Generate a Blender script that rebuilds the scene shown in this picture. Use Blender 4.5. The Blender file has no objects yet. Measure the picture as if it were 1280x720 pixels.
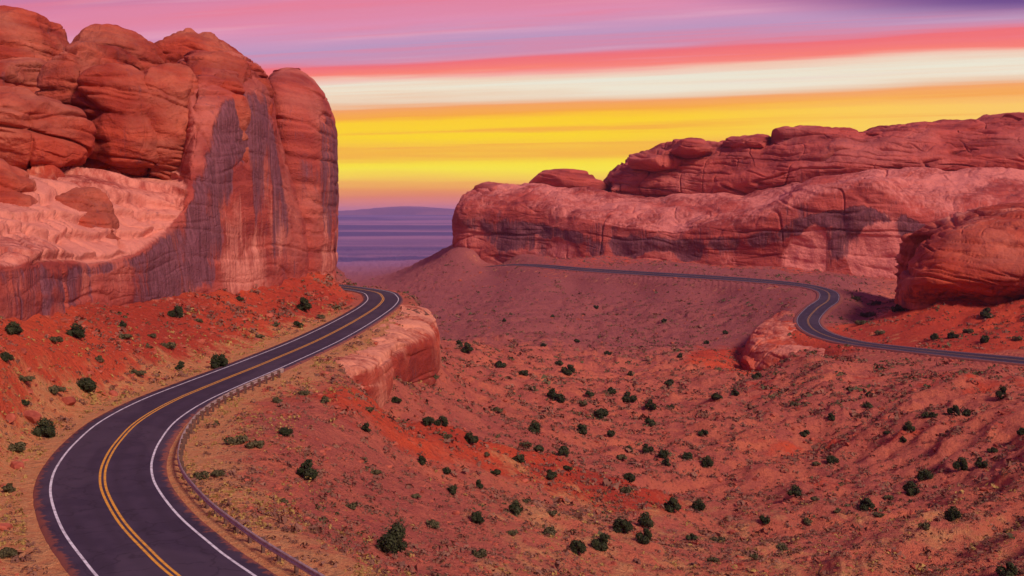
import bpy, math, random
import numpy as np
random.seed(7)
RNG = np.random.default_rng(11)
SC = bpy.context.scene
COL = SC.collection

# ------------------------------------------------------------------ camera model
F, HV, CZ = 1400.0, 268.0, 19.5        # focal length in px of the 1280 frame, horizon row, eye height over the near road


def P(u, v, d):
    """a point seen at pixel (u, v) standing d metres ahead of the lens"""
    return ((u - 640) / F * d, d, CZ - (v - HV) / F * d)


def G(u, v, z):
    """a ground point seen at pixel (u, v) whose height is z"""
    return P(u, v, (CZ - z) * F / (v - HV))


# ------------------------------------------------------------------ noise
def _h(ix, iy, iz, s):
    h = (ix * 374761393 + iy * 668265263 + iz * 2147483647 + s * 974634777) & 0xFFFFFFFF
    h = ((h ^ (h >> 13)) * 1274126177) & 0xFFFFFFFF
    h = ((h ^ (h >> 16)) * 2246822519) & 0xFFFFFFFF
    return (h ^ (h >> 15)) & 0xFFFFFFFF


def perlin(x, y, z=0.0, s=0):
    x = np.asarray(x, dtype=np.float64); y = np.asarray(y, dtype=np.float64)
    z = np.zeros_like(x) + z
    xi = np.floor(x); yi = np.floor(y); zi = np.floor(z)
    fx = x - xi; fy = y - yi; fz = z - zi
    xi = xi.astype(np.int64); yi = yi.astype(np.int64); zi = zi.astype(np.int64)
    q = lambda t: t * t * t * (t * (t * 6 - 15) + 10)
    wx, wy, wz = q(fx), q(fy), q(fz)

    def g(dx, dy, dz):
        h = _h(xi + dx, yi + dy, zi + dz, s)
        a = (h & 0x3FF).astype(np.float64) * (2 * math.pi / 1024)
        c = ((h >> 10) & 0x3FF).astype(np.float64) / 511.5 - 1
        r = np.sqrt(np.maximum(0, 1 - c * c))
        return np.cos(a) * r * (fx - dx) + np.sin(a) * r * (fy - dy) + c * (fz - dz)
    l = lambda a, b, w: a + (b - a) * w
    return 1.55 * l(l(l(g(0, 0, 0), g(1, 0, 0), wx), l(g(0, 1, 0), g(1, 1, 0), wx), wy),
                    l(l(g(0, 0, 1), g(1, 0, 1), wx), l(g(0, 1, 1), g(1, 1, 1), wx), wy), wz)


def perlin2(x, y, s=0):
    x = np.asarray(x, dtype=np.float64); y = np.asarray(y, dtype=np.float64)
    xi = np.floor(x); yi = np.floor(y); fx = x - xi; fy = y - yi
    xi = xi.astype(np.int64); yi = yi.astype(np.int64)
    q = lambda t: t * t * t * (t * (t * 6 - 15) + 10)
    wx, wy = q(fx), q(fy)

    def g(dx, dy):
        a = (_h(xi + dx, yi + dy, 0 * xi, s) & 0xFFFF).astype(np.float64) * (2 * math.pi / 65536)
        return np.cos(a) * (fx - dx) + np.sin(a) * (fy - dy)
    a = g(0, 0); b = g(1, 0); c = g(0, 1); d = g(1, 1)
    a = a + (b - a) * wx; c = c + (d - c) * wx
    return 1.4 * (a + (c - a) * wy)


def fbm2(x, y, o=4, s=0, ridged=False):
    t = 0; a = 1.0; n = 0
    for k in range(o):
        v = perlin2(x, y, s + k)
        t = t + a * ((1 - 2 * np.abs(v)) if ridged else v); n += a
        x = x * 2.03 + 3.1; y = y * 2.03 - 1.7; a *= .5
    return t / n


def fbm3(x, y, z, o=3, s=0):
    t = 0; a = 1.0; n = 0
    for k in range(o):
        t = t + a * perlin(x, y, z, s + k); n += a
        x = x * 2.03 + 3.1; y = y * 2.03 - 1.7; z = z * 2.03 + .7; a *= .5
    return t / n


def sstep(a, b, x):
    t = np.clip((x - a) / (b - a), 0, 1)
    return t * t * (3 - 2 * t)


def cr(a, n):
    """Catmull-Rom through the rows of a, n samples"""
    a = np.asarray(a, dtype=float); k = len(a)
    p = np.concatenate([[2 * a[0] - a[1]], a, [2 * a[-1] - a[-2]]])
    t = np.linspace(0, k - 1, n); i = np.minimum(t.astype(int), k - 2); f = (t - i)
    f = f.reshape((-1,) + (1,) * (a.ndim - 1))
    p0, p1, p2, p3 = p[i], p[i + 1], p[i + 2], p[i + 3]
    return .5 * (2 * p1 + (p2 - p0) * f + (2 * p0 - 5 * p1 + 4 * p2 - p3) * f ** 2 + (3 * p1 - p0 - 3 * p2 + p3) * f ** 3)


# ------------------------------------------------------------------ mesh + object helpers
def mesh_from(name, verts, faces, mats=(), smooth=True, attrs=None):
    me = bpy.data.meshes.new(name)
    verts = np.ascontiguousarray(verts, dtype=np.float32); faces = np.ascontiguousarray(faces, dtype=np.int32)
    n, k = faces.shape
    me.vertices.add(len(verts)); me.vertices.foreach_set('co', verts.ravel())
    me.loops.add(n * k); me.loops.foreach_set('vertex_index', faces.ravel())
    me.polygons.add(n); me.polygons.foreach_set('loop_start', np.arange(0, n * k, k, dtype=np.int32))
    me.polygons.foreach_set('use_smooth', np.full(n, smooth, dtype=bool))
    for m in mats: me.materials.append(m)
    for an, av in (attrs or {}).items():
        at = me.attributes.new(an, 'FLOAT', 'POINT'); at.data.foreach_set('value', np.asarray(av, dtype=np.float32).ravel())
    me.update(calc_edges=True)
    return me


def tag(o, label=None, cat=None, group=None, kind=None):
    if label: o['label'] = label
    if cat: o['category'] = cat
    if group: o['group'] = group
    if kind: o['kind'] = kind
    return o


def obj(name, me, parent=None, loc=(0, 0, 0)):
    o = bpy.data.objects.new(name, me); COL.objects.link(o); o.location = loc
    if parent: o.parent = parent
    return o


def empty(name, loc):
    o = bpy.data.objects.new(name, None); COL.objects.link(o); o.location = loc
    o.empty_display_size = 1
    return o


def part(name, verts, faces, mat, parent, **kw):
    """one mesh in world coordinates, linked under its thing"""
    v = np.asarray(verts, dtype=float) - np.array(parent.location if parent else (0, 0, 0))
    return obj(name, mesh_from(name, v, faces, [mat], **kw), parent)


def grid_faces(nu, nv, close_u=False):
    i = np.arange(nu if close_u else nu - 1)[:, None]; j = np.arange(nv - 1)[None, :]
    i2 = (i + 1) % nu
    return np.stack([i * nv + j, i2 * nv + j, i2 * nv + j + 1, i * nv + j + 1], -1).reshape(-1, 4)


# ------------------------------------------------------------------ materials
def srgb(r, g, b):
    f = lambda c: c / 12.92 if c <= .04045 else ((c + .055) / 1.055) ** 2.4
    return (f(r / 255), f(g / 255), f(b / 255), 1)


class NT:
    def __init__(s, tree): s.t = tree; s.n = tree.nodes; s.l = tree.links

    def add(s, typ, **kw):
        n = s.n.new(typ)
        for k, v in kw.items(): setattr(n, k, v)
        return n

    def put(s, sock, v):
        if hasattr(v, 'is_linked') or isinstance(v, bpy.types.NodeSocket): s.l.new(v, sock)
        else: sock.default_value = v

    def math(s, op, a, b=0.0, c=None, clamp=False):
        n = s.add('ShaderNodeMath', operation=op, use_clamp=clamp)
        s.put(n.inputs[0], a); s.put(n.inputs[1], b)
        if c is not None: s.put(n.inputs[2], c)
        return n.outputs[0]

    def mix(s, f, a, b, blend='MIX'):
        n = s.add('ShaderNodeMix', data_type='RGBA', blend_type=blend)
        s.put(n.inputs[0], f); s.put(n.inputs[6], a); s.put(n.inputs[7], b)
        return n.outputs[2]

    def ramp(s, f, a, b):
        n = s.add('ShaderNodeMapRange', interpolation_type='SMOOTHSTEP')
        s.put(n.inputs[0], f); n.inputs[1].default_value = a; n.inputs[2].default_value = b
        return n.outputs[0]

    def pos(s):
        return s.add('ShaderNodeNewGeometry').outputs['Position']

    def scaled(s, vec, x, y, z):
        n = s.add('ShaderNodeVectorMath', operation='MULTIPLY'); s.put(n.inputs[0], vec); n.inputs[1].default_value = (x, y, z)
        return n.outputs[0]

    def addv(s, a, b):
        n = s.add('ShaderNodeVectorMath', operation='ADD'); s.put(n.inputs[0], a); s.put(n.inputs[1], b)
        return n.outputs[0]

    def noise(s, vec, scale=1.0, detail=4, rough=.55, dist=0.0):
        n = s.add('ShaderNodeTexNoise'); s.put(n.inputs['Vector'], vec)
        n.inputs['Scale'].default_value = scale; n.inputs['Detail'].default_value = detail
        n.inputs['Roughness'].default_value = rough; n.inputs['Distortion'].default_value = dist
        return n

    def attr(s, name):
        return s.add('ShaderNodeAttribute', attribute_name=name).outputs['Fac']


def new_mat(name, rough=.9):
    m = bpy.data.materials.new(name); m.use_nodes = True
    t = NT(m.node_tree); b = t.n['Principled BSDF']; b.inputs['Roughness'].default_value = rough
    b.inputs['Specular IOR Level'].default_value = .15
    return m, t, b


def bump(t, b, h, strength, dist):
    n = t.add('ShaderNodeBump'); n.inputs['Strength'].default_value = strength; n.inputs['Distance'].default_value = dist
    t.put(n.inputs['Height'], h); t.l.new(n.outputs[0], b.inputs['Normal'])


def rock_mat(name, k, base, dark, pale, varn=(.105, .036, .044, 1)):
    """layered sandstone; k scales the pattern (1 near, less far). Attributes: varnish (also carries painted shade under overhangs), pale"""
    m, t, b = new_mat(name)
    p = t.pos()
    warp = t.noise(p, .05 * k, 3).outputs['Color']
    pw = t.addv(p, t.scaled(warp, 0, 0, 9 / k))
    beds = t.noise(t.scaled(pw, .03 * k, .03 * k, .42 * k), 1, 5, .55).outputs['Fac']
    big = t.noise(p, .06 * k, 4).outputs['Fac']
    fine = t.noise(p, 1.4 * k, 5, .65).outputs['Fac']
    c = t.mix(t.ramp(beds, .36, .64), dark, base)
    c = t.mix(t.math('MULTIPLY', t.ramp(big, .4, .7), .45), c, pale)
    c = t.mix(t.math('MULTIPLY', t.ramp(fine, .45, .72), .3), c, dark)
    pa = t.math('ADD', t.attr('pale'), t.math('MULTIPLY', t.math('SUBTRACT', big, .5), 1.3))
    pstr = t.noise(t.scaled(p, .9 * k, .9 * k, .04 * k), 1, 4, .6).outputs['Fac']
    pa = t.math('ADD', pa, t.math('MULTIPLY', t.math('SUBTRACT', pstr, .5), .8))
    c = t.mix(t.ramp(pa, .35, .75), c, t.mix(t.ramp(fine, .3, .7), pale, tuple(min(1, x * 1.13) for x in pale)))
    st = t.noise(t.scaled(p, .42 * k, .42 * k, .030 * k), 1, 5, .62, .3).outputs['Fac']
    st2 = t.noise(t.scaled(p, 1.7 * k, 1.7 * k, .045 * k), 1, 4, .6).outputs['Fac']
    blot = t.noise(p, .09 * k, 4, .6).outputs['Fac']
    s = t.math('ADD', t.math('MULTIPLY', st, .6), t.math('MULTIPLY', st2, .25))
    s = t.math('ADD', s, t.math('MULTIPLY', blot, .5))
    va = t.math('ADD', t.attr('varnish'), t.math('MULTIPLY', t.math('SUBTRACT', s, .68), 3.4))
    vf = t.math('MULTIPLY', t.ramp(va, .24, .88), .92)
    vc = t.mix(t.ramp(st2, .35, .65), varn, tuple(x * 1.9 for x in varn[:3]) + (1,))
    c = t.mix(vf, c, vc)
    t.l.new(c, b.inputs['Base Color'])
    cr_ = t.add('ShaderNodeTexVoronoi', feature='DISTANCE_TO_EDGE')
    t.put(cr_.inputs['Vector'], t.addv(t.scaled(pw, .10 * k, .10 * k, .22 * k), t.scaled(warp, .8, .8, .8))); cr_.inputs['Scale'].default_value = 1
    crack = t.ramp(cr_.outputs[0], 0, .035)
    calm = t.math('SUBTRACT', 1, t.math('MULTIPLY', t.math('MAXIMUM', vf, t.ramp(pa, .35, .75)), .8))
    h = t.math('ADD', t.math('MULTIPLY', t.math('MULTIPLY', beds, 1.1), calm), t.math('MULTIPLY', fine, .6))
    h = t.math('ADD', h, t.math('MULTIPLY', crack, .07))
    bump(t, b, h, .75, .9 / k)
    return m


RED = srgb(178, 72, 51); REDD = srgb(140, 51, 40); PALE = srgb(212, 138, 110)
M_ROCK = rock_mat('sandstone', 1.0, RED, REDD, PALE)
M_WALL = rock_mat('cliff_wall_sandstone', 1.0, srgb(180, 82, 68), srgb(146, 60, 54), srgb(214, 134, 114), (.125, .046, .058, 1))
M_FAR = rock_mat('far_sandstone', .42, srgb(184, 84, 72), srgb(141, 57, 52), srgb(206, 122, 110))
M_MID = rock_mat('outcrop_sandstone', .7, srgb(194, 84, 58), srgb(150, 55, 42), srgb(212, 132, 108))


def ground_mat():
    m, t, b = new_mat('desert_soil', .95)
    p = t.pos()
    n1 = t.noise(p, .03, 5, .6).outputs['Fac']; n2 = t.noise(p, .22, 5, .65).outputs['Fac']
    n3 = t.noise(p, 1.6, 5, .7).outputs['Fac']; n4 = t.noise(p, 6.0, 3, .7).outputs['Fac']
    red, red2 = srgb(226, 92, 58), srgb(200, 74, 52)
    c = t.mix(t.ramp(n1, .4, .6), srgb(206, 111, 89), srgb(221, 121, 89))
    c = t.mix(t.ramp(n2, .42, .62), c, srgb(190, 98, 83))
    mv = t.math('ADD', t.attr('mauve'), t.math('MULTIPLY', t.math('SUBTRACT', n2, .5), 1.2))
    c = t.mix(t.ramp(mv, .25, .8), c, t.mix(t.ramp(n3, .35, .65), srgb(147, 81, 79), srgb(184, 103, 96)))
    rd = t.math('ADD', t.attr('bare'), t.math('MULTIPLY', t.math('SUBTRACT', n2, .5), 1.4))
    c = t.mix(t.ramp(rd, .3, .75), c, t.mix(t.ramp(n1, .4, .6), red2, red))
    gr = t.math('ADD', t.attr('grass'), t.math('MULTIPLY', t.math('SUBTRACT', n2, .5), 2.0))
    c = t.mix(t.math('MULTIPLY', t.ramp(gr, .35, .8), .8), c, t.mix(t.ramp(n3, .4, .62), srgb(228, 152, 98), srgb(242, 184, 122)))
    # stones and dead scrub speckle the soil
    c = t.mix(t.math('MULTIPLY', t.ramp(n3, .53, .66), .5), c, srgb(122, 62, 52))
    n5 = t.noise(p, .75, 6, .72).outputs['Fac']
    c = t.mix(t.math('MULTIPLY', t.ramp(n5, .55, .68), .28), c, srgb(222, 134, 106))
    c = t.mix(t.math('MULTIPLY', t.ramp(n4, .56, .7), .25), c, srgb(214, 130, 104))
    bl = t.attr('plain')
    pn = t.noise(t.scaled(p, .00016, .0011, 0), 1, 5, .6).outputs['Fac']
    c = t.mix(bl, c, t.mix(t.ramp(pn, .42, .58), srgb(100, 84, 130), srgb(160, 118, 152)))  # far plain's bands, with distance haze painted into their blue-violet
    t.l.new(c, b.inputs['Base Color'])
    h = t.math('ADD', t.math('MULTIPLY', n2, 1.2), t.math('MULTIPLY', n3, .5))
    h = t.math('ADD', h, t.math('MULTIPLY', n4, .22))
    h = t.math('ADD', h, t.math('MULTIPLY', n5, .7))
    bump(t, b, h, 1.0, 1.0)
    return m


M_GROUND = ground_mat()


def plain_mat(name, c1, c2, scale=2.0, rough=.85, bumpd=0.0):
    m, t, b = new_mat(name, rough)
    n = t.noise(t.pos(), scale, 5, .6).outputs['Fac']
    t.l.new(t.mix(t.ramp(n, .35, .65), c1, c2), b.inputs['Base Color'])
    if bumpd: bump(t, b, n, .6, bumpd)
    return m


def asphalt_mat():
    m, t, b = new_mat('asphalt', .8)
    p = t.pos()
    n = t.noise(p, .35, 5, .6).outputs['Fac']; f = t.noise(p, 30, 3, .7).outputs['Fac']
    lat = t.attr('lat')                         # metres from the centre line: worn wheel tracks
    w = t.math('ABSOLUTE', t.math('SUBTRACT', t.math('ABSOLUTE', lat), 1.8))
    tr = t.math('SUBTRACT', 1, t.ramp(t.math('ABSOLUTE', t.math('SUBTRACT', w, .85)), 0, .55))
    c = t.mix(t.ramp(n, .35, .65), (.044, .030, .050, 1), (.062, .042, .066, 1))
    c = t.mix(t.math('MULTIPLY', tr, .65), c, (.044, .030, .046, 1))
    c = t.mix(t.math('MULTIPLY', t.ramp(f, .5, .75), .3), c, (.11, .085, .1, 1))
    al = t.attr('along')
    cvv = t.add('ShaderNodeCombineXYZ'); t.put(cvv.inputs[0], t.math('MULTIPLY', al, .045)); t.put(cvv.inputs[1], t.math('MULTIPLY', lat, .12))
    pt = t.noise(cvv.outputs[0], 1.0, 2, .5).outputs['Fac']
    c = t.mix(t.math('MULTIPLY', t.ramp(pt, .52, .56), .35), c, (.088, .062, .084, 1))
    vo = t.add('ShaderNodeTexVoronoi', feature='DISTANCE_TO_EDGE'); t.put(vo.inputs['Vector'], t.addv(t.scaled(p, .22, .22, .22), t.scaled(t.noise(p, .6, 3).outputs['Color'], .5, .5, .5))); vo.inputs['Scale'].default_value = 1
    c = t.mix(t.math('MULTIPLY', t.math('SUBTRACT', 1, t.ramp(vo.outputs[0], .004, .022)), .4), c, (.02, .014, .02, 1))
    e = t.ramp(t.math('ADD', t.math('ABSOLUTE', lat), t.math('MULTIPLY', t.math('SUBTRACT', t.noise(p, 1.3, 5, .7).outputs['Fac'], .5), 2.2)), 4.1, 4.55)
    c = t.mix(t.math('MULTIPLY', e, .75), c, srgb(150, 84, 66))
    t.l.new(c, b.inputs['Base Color'])
    bump(t, b, f, .3, .01)
    return m


M_ASPH = asphalt_mat()


def paint_mat(name, c, dirty):
    m, t, b = new_mat(name, .6)
    n = t.noise(t.pos(), 1.7, 5, .7).outputs['Fac']
    t.l.new(t.mix(t.math('MULTIPLY', t.ramp(n, .40, .68), .85), c, dirty), b.inputs['Base Color'])
    return m


M_WHITE = paint_mat('white_line_paint', (.74, .72, .74, 1), (.3, .25, .28, 1))
M_YELL = paint_mat('yellow_line_paint', (.78, .36, .035, 1), (.4, .2, .06, 1))
M_WORN_W = paint_mat('worn_white_paint', (.34, .31, .34, 1), (.14, .11, .14, 1))
M_WORN_Y = paint_mat('worn_yellow_paint', (.40, .20, .05, 1), (.16, .09, .06, 1))
M_STEEL = plain_mat('galvanised_steel', (.58, .46, .42, 1), (.42, .31, .28, 1), 3, .6)
M_STEEL.node_tree.nodes['Principled BSDF'].inputs['Metallic'].default_value = .5
M_POST = plain_mat('weathered_post', (.10, .055, .045, 1), (.17, .09, .07, 1), 6, .9)
M_BARK = plain_mat('juniper_bark', (.10, .06, .045, 1), (.05, .03, .025, 1), 9, .95)


def leaf_mat(name, a, c):
    m, t, b = new_mat(name, .8)
    f = t.attr('tint')
    ob = t.add('ShaderNodeObjectInfo').outputs['Random']
    col = t.mix(f, a, c)
    col = t.mix(t.math('MULTIPLY', ob, .35), col, tuple(x * .6 for x in a[:3]) + (1,))
    t.l.new(col, b.inputs['Base Color'])
    return m


M_JUNI = leaf_mat('juniper_foliage', (.024, .034, .014, 1), (.080, .086, .036, 1))
M_SAGE = leaf_mat('sage_foliage', (.075, .068, .03, 1), (.15, .125, .06, 1))
M_SCRUB = leaf_mat('dry_scrub', (.15, .065, .045, 1), (.33, .155, .10, 1))
M_GRASS = leaf_mat('dry_grass', (.30, .19, .055, 1), (.50, .32, .10, 1))
M_RUBBLE = plain_mat('rubble_stone', srgb(142, 66, 52), srgb(186, 98, 76), .8, .95, .2)

# ------------------------------------------------------------------ roads: centre lines
def dense(pts, step):
    q = cr(np.array(pts, dtype=float), len(pts) * 60)
    s = np.r_[0, np.cumsum(np.linalg.norm(np.diff(q, axis=0), axis=1))]
    n = int(s[-1] / step) + 1
    t = np.linspace(0, s[-1], n)
    return np.stack([np.interp(t, s, q[:, k]) for k in range(3)], 1)


near_px = [(219, 720), (183, 687), (152, 653), (133, 620), (128, 599), (132, 578), (147, 553), (174, 526), (217, 501),
           (271, 478), (333, 453), (400, 424), (447, 399), (474, 381), (478, 371), (462, 363.5)]
ROAD1 = dense([(6, 33, 0), (-4, 42.5, 0), (-12, 52, 0)] + [G(u, v, 0) for u, v in near_px] + [(-54, 312, 0), (-78, 335, 0)], .8)
far_px = [(1520, 478, 255), (1400, 463, 268), (1300, 453, 285), (1200, 443.5, 310), (1120, 435, 340), (1060, 427, 372), (1022, 415, 400),
          (1010, 401, 425), (1021, 386, 452), (1036, 374, 480), (1030, 363, 512), (990, 355, 552), (900, 347.5, 605),
          (800, 341.5, 668), (730, 337, 722), (672, 332, 780), (640, 331, 830), (610, 333, 880)]
ROAD2 = dense([P(*p) for p in far_px], 2.0)
def TILT2(y): return .17 + .16 * sstep(480, 640, y)
#                                     # the far road is banked towards the valley


def lateral(c):
    t = np.gradient(c, axis=0); t[:, 2] = 0; t /= np.linalg.norm(t, axis=1)[:, None]
    return np.stack([t[:, 1], -t[:, 0], 0 * t[:, 0]], 1)        # to the right of travel


def strip(c, offs, lift, tilt):
    n = lateral(c)
    v = c[:, None, :] + n[:, None, :] * np.array(offs)[None, :, None]
    v[:, :, 2] = c[:, None, 2] + lift + (tilt(c[:, None, 1]) if callable(tilt) else tilt) * (v[:, :, 1] - c[:, None, 1])
    return v


# ------------------------------------------------------------------ ground heights
CP = []
for k in range(0, len(ROAD1), 18):
    CP.append(tuple(ROAD1[k]))
for k in range(0, len(ROAD2), 22):
    CP.append(tuple(ROAD2[k]))
CP += [P(*p) for p in [
    # foot of the left cliff and the red talus under it
    (-200, 440, 92), (0, 404, 118), (110, 392, 150), (180, 384, 172), (255, 374, 197), (300, 366, 215), (335, 359, 231), (385, 348, 262), (421, 343, 290),
    (0, 480, 92), (0, 560, 77), (-160, 600, 66), (110, 440, 128), (225, 412, 165), (340, 382, 212), (400, 366, 246), (438, 362, 262),
    # hidden ground behind the cliff
    (0, 270, 220), (250, 270, 320), (350, 285, 420),
    # mesa foot, its talus and the valley head
    (568, 311, 905), (590, 314, 890), (640, 320, 872), (700, 323, 848), (760, 326, 822), (830, 329, 802), (900, 333, 782), (960, 337, 767), (1010, 341, 754), (1070, 346, 741),
    (1130, 350, 728), (1200, 354, 715), (1300, 356, 700),
    (545, 333, 885), (522, 348, 865), (500, 356, 900), (560, 372, 760), (540, 400, 600), (470, 346, 1250), (470, 331, 1700), (430, 321, 2150), (520, 322, 2000), (400, 340, 1300),
    (640, 352, 752), (640, 382, 636), (640, 420, 480), (640, 470, 342), (590, 440, 392), (580, 480, 285),
    (720, 358, 690), (720, 400, 560), (720, 450, 420),
    (800, 362, 642), (800, 384, 590), (800, 420, 505), (800, 460, 405), (800, 540, 261), (800, 620, 181), (800, 715, 124),
    (900, 368, 580), (900, 400, 510), (900, 450, 405), (900, 520, 282), (900, 640, 175),
    (640, 710, 93), (640, 620, 145), (640, 540, 219), (720, 580, 195), (700, 680, 122),
    (480, 690, 81), (480, 600, 116), (480, 540, 152), (400, 610, 95), (350, 545, 103), (300, 600, 84), (300, 660, 72), (430, 700, 66),
    (560, 560, 160), (560, 650, 112),
    # verge and outcrop under the near road
    (360, 463, 141), (410, 456, 150), (450, 433, 170), (480, 411, 195), (500, 396, 215), (505, 388, 228), (500, 383, 245),
    (398, 494, 133), (446, 496, 144), (488, 497, 160), (514, 502, 182), (543, 495, 200), (552, 480, 226), (548, 462, 262), (540, 440, 300), (525, 420, 370),
    (420, 530, 124), (510, 425, 420), (500, 400, 520),
    # right-hand slope
    (1000, 715, 130), (1000, 620, 185), (1000, 540, 244), (1000, 480, 300), (1000, 452, 327), (940, 490, 325),
    (962, 409, 452), (936, 437, 425), (928, 463, 396), (952, 469, 378), (988, 465, 368), (1024, 461, 354), (1100, 560, 210), (1100, 480, 280), (1200, 715, 114), (1200, 620, 157), (1200, 540, 203), (1200, 480, 257), (1290, 600, 150), (1290, 715, 103), (1400, 600, 135), (1400, 720, 95),
    (1200, 412, 365), (1200, 392, 400), (1120, 392, 412), (1120, 412, 385), (1060, 402, 452), (1085, 382, 500), (1060, 356, 610), (1290, 388, 388), (1290, 415, 350),
    (1280, 240, 900), (1280, 240, 1100), (900, 268, 1000), (700, 290, 1050),
    (1450, 350, 700), (1450, 385, 385),
]]
CP = np.array(CP)
CP = np.vstack([CP, [(-90, 60, 10), (-120, 30, 12), (-60, 20, 6), (60, 60, -12), (110, 40, -10), (90, 90, -14), (0, 14, 1), (300, 200, -14), (400, 120, -10),
                     (-250, 200, 22), (-300, 500, 10), (-600, 1500, -50), (900, 700, 10), (900, 1600, -20), (100, 2200, -55), (-1500, 3000, -60), (2500, 3000, -60)]])


def feat(x, y):
    return np.stack([np.arctan2(x, y) * 3.0, np.log(np.hypot(x, y) + 1e-6)], -1)


_C = feat(CP[:, 0], CP[:, 1])


def _phi(r2):
    return r2 * np.log(r2 + 1e-9) * .5


_A = _phi(((_C[:, None] - _C[None]) ** 2).sum(-1)) + np.eye(len(_C)) * 2e-4
_Pm = np.c_[np.ones(len(_C)), _C]
_W = np.linalg.solve(np.block([[_A, _Pm], [_Pm.T, np.zeros((3, 3))]]), np.r_[CP[:, 2], 0, 0, 0])


def tps(x, y):
    f = feat(x, y); out = np.empty(len(f))
    for a in range(0, len(f), 60000):
        q = f[a:a + 60000]
        out[a:a + 60000] = _phi(((q[:, None] - _C[None]) ** 2).sum(-1)) @ _W[:-3] + np.c_[np.ones(len(q)), q] @ _W[-3:]
    return out


def near_road(c, x, y, reach):
    """distance to the centre line, height and y of its nearest point (points out of reach stay at 1e9)"""
    d = np.full(len(x), 1e9); zc = np.zeros(len(x)); yc = np.zeros(len(x))
    lo, hi = c.min(0) - reach, c.max(0) + reach
    idx = np.where((x > lo[0]) & (x < hi[0]) & (y > lo[1]) & (y < hi[1]))[0]
    for a in range(0, len(idx), 20000):
        q = idx[a:a + 20000]
        dd = (x[q, None] - c[None, :, 0]) ** 2 + (y[q, None] - c[None, :, 1]) ** 2
        k = dd.argmin(1)
        t = np.gradient(c[:, :2], axis=0)[k]; t /= np.linalg.norm(t, axis=1)[:, None]
        ex = x[q] - c[k, 0]; ey = y[q] - c[k, 1]
        al = ex * t[:, 0] + ey * t[:, 1]
        d[q] = np.where(np.abs(al) < 3, np.abs(ex * t[:, 1] - ey * t[:, 0]), np.sqrt(dd[np.arange(len(q)), k])); zc[q] = c[k, 2]; yc[q] = c[k, 1]
    return d, zc, yc


def height(x, y, full=False):
    x = np.asarray(x, dtype=float); y = np.asarray(y, dtype=float)
    r = np.hypot(x, y)
    z = tps(x, y)
    far = sstep(1700, 2600, r)
    # the plain beyond the valley: long low steps
    wr = r * (1 + .10 * fbm2(x / 2500, y / 2500, 4, 40))
    pl = -60 + 0 * r
    for r0, hgt, w in ((2900, 7, 120), (3700, 9, 160), (4900, 11, 200), (6700, 14, 300), (9000, 16, 400), (12500, 12, 600)):
        pl = pl + hgt * sstep(r0, r0 + w, wr)
    pl = pl + 5 * fbm2(x / 600, y / 600, 4, 44)
    z = np.clip(z, -70, 40) * (1 - far) + pl * far
    d1, z1, y1 = near_road(ROAD1, x, y, 30)
    d2, z2, y2 = near_road(ROAD2, x, y, 60)
    # relief: broad swells, gullies, small rills
    mid = 1 - sstep(1500, 3500, r)
    amp = mid * np.clip(r / 160, .25, 2.0)
    wx = x + 9 * fbm2(x / 45, y / 45, 3, 5); wy = y + 9 * fbm2(x / 45, y / 45, 3, 8)
    rel = 2.6 * fbm2(wx / 60, wy / 60, 4, 1) * amp
    rel += 1.1 * fbm2(wx / 17, wy / 17, 4, 3, True) * np.clip(amp, 0, 1.5)
    rel += (.50 * fbm2(x / 4.5, y / 4.5, 4, 7) + .22 * np.abs(fbm2(x / 1.3, y / 1.3, 3, 9))) * np.clip(amp * 1.4, 0, 1)
    ga = .8 * wx + .6 * wy; gq = -.6 * wx + .8 * wy + 6 * fbm2(x / 30, y / 30, 3, 16)
    gul = fbm2(gq / 25, ga / 95, 3, 14, True)
    rel += (4.3 * gul + .85 * fbm2(gq / 6.5, ga / 34, 3, 18, True)) * sstep(75, 130, r) * sstep(760, 420, r) * sstep(-30, -8, x)
    rel += .55 * fbm2(wx / 8, wy / 8, 4, 13, True) * sstep(200, 380, r) * mid
    # rills running down the talus under the left cliff
    tal = sstep(-22, -36, x) * sstep(320, 250, y)
    rel += tal * .55 * fbm2(wx / 9, wy / 5, 4, 21, True)
    # broken ledges on the slopes: soft steps in height
    sl = perlin2(wx / 70, wy / 70, 31)
    q = (z + rel) / 3.2 + .5 * sl
    stp = (q - np.floor(q)); stp = sstep(.35, .75, stp) - stp
    rel += 1.1 * stp * sstep(-.1, .35, perlin2(x / 55, y / 55, 33)) * mid * sstep(60, 120, r)
    k1 = sstep(6.6, 17, d1); k2 = sstep(9, 58, d2)
    rel *= k1 * k2
    base1 = sstep(6.4, 13, d1); base2 = sstep(7.0, 20, d2)
    zr1 = z1 - .16 + .05 * fbm2(x / 1.5, y / 1.5, 2, 60); zr2 = z2 - .3 + TILT2(y2) * (y - y2)
    zz = (z * base1 + zr1 * (1 - base1)) * base2 + zr2 * (1 - base2) + rel
    if full: return zz, d1, d2
    return zz


# the one ground sheet: fan of columns, rows spaced by distance
th = np.r_[np.linspace(-100, -32, 120)[:-1], np.linspace(-32, 32, 1300), np.linspace(32, 100, 120)[1:]] * math.pi / 180
rr = np.r_[np.linspace(math.log(14), math.log(50), 60)[:-1], np.linspace(math.log(50), math.log(1100), 720), np.linspace(math.log(1100), math.log(24000), 150)[1:]]
rr = np.exp(rr)
TH, RR = np.meshgrid(th, rr, indexing='ij')
gx = (np.sin(TH) * RR).ravel(); gy = (np.cos(TH) * RR).ravel()
gz, gd1, gd2 = height(gx, gy, True)
gr = np.hypot(gx, gy)
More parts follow.
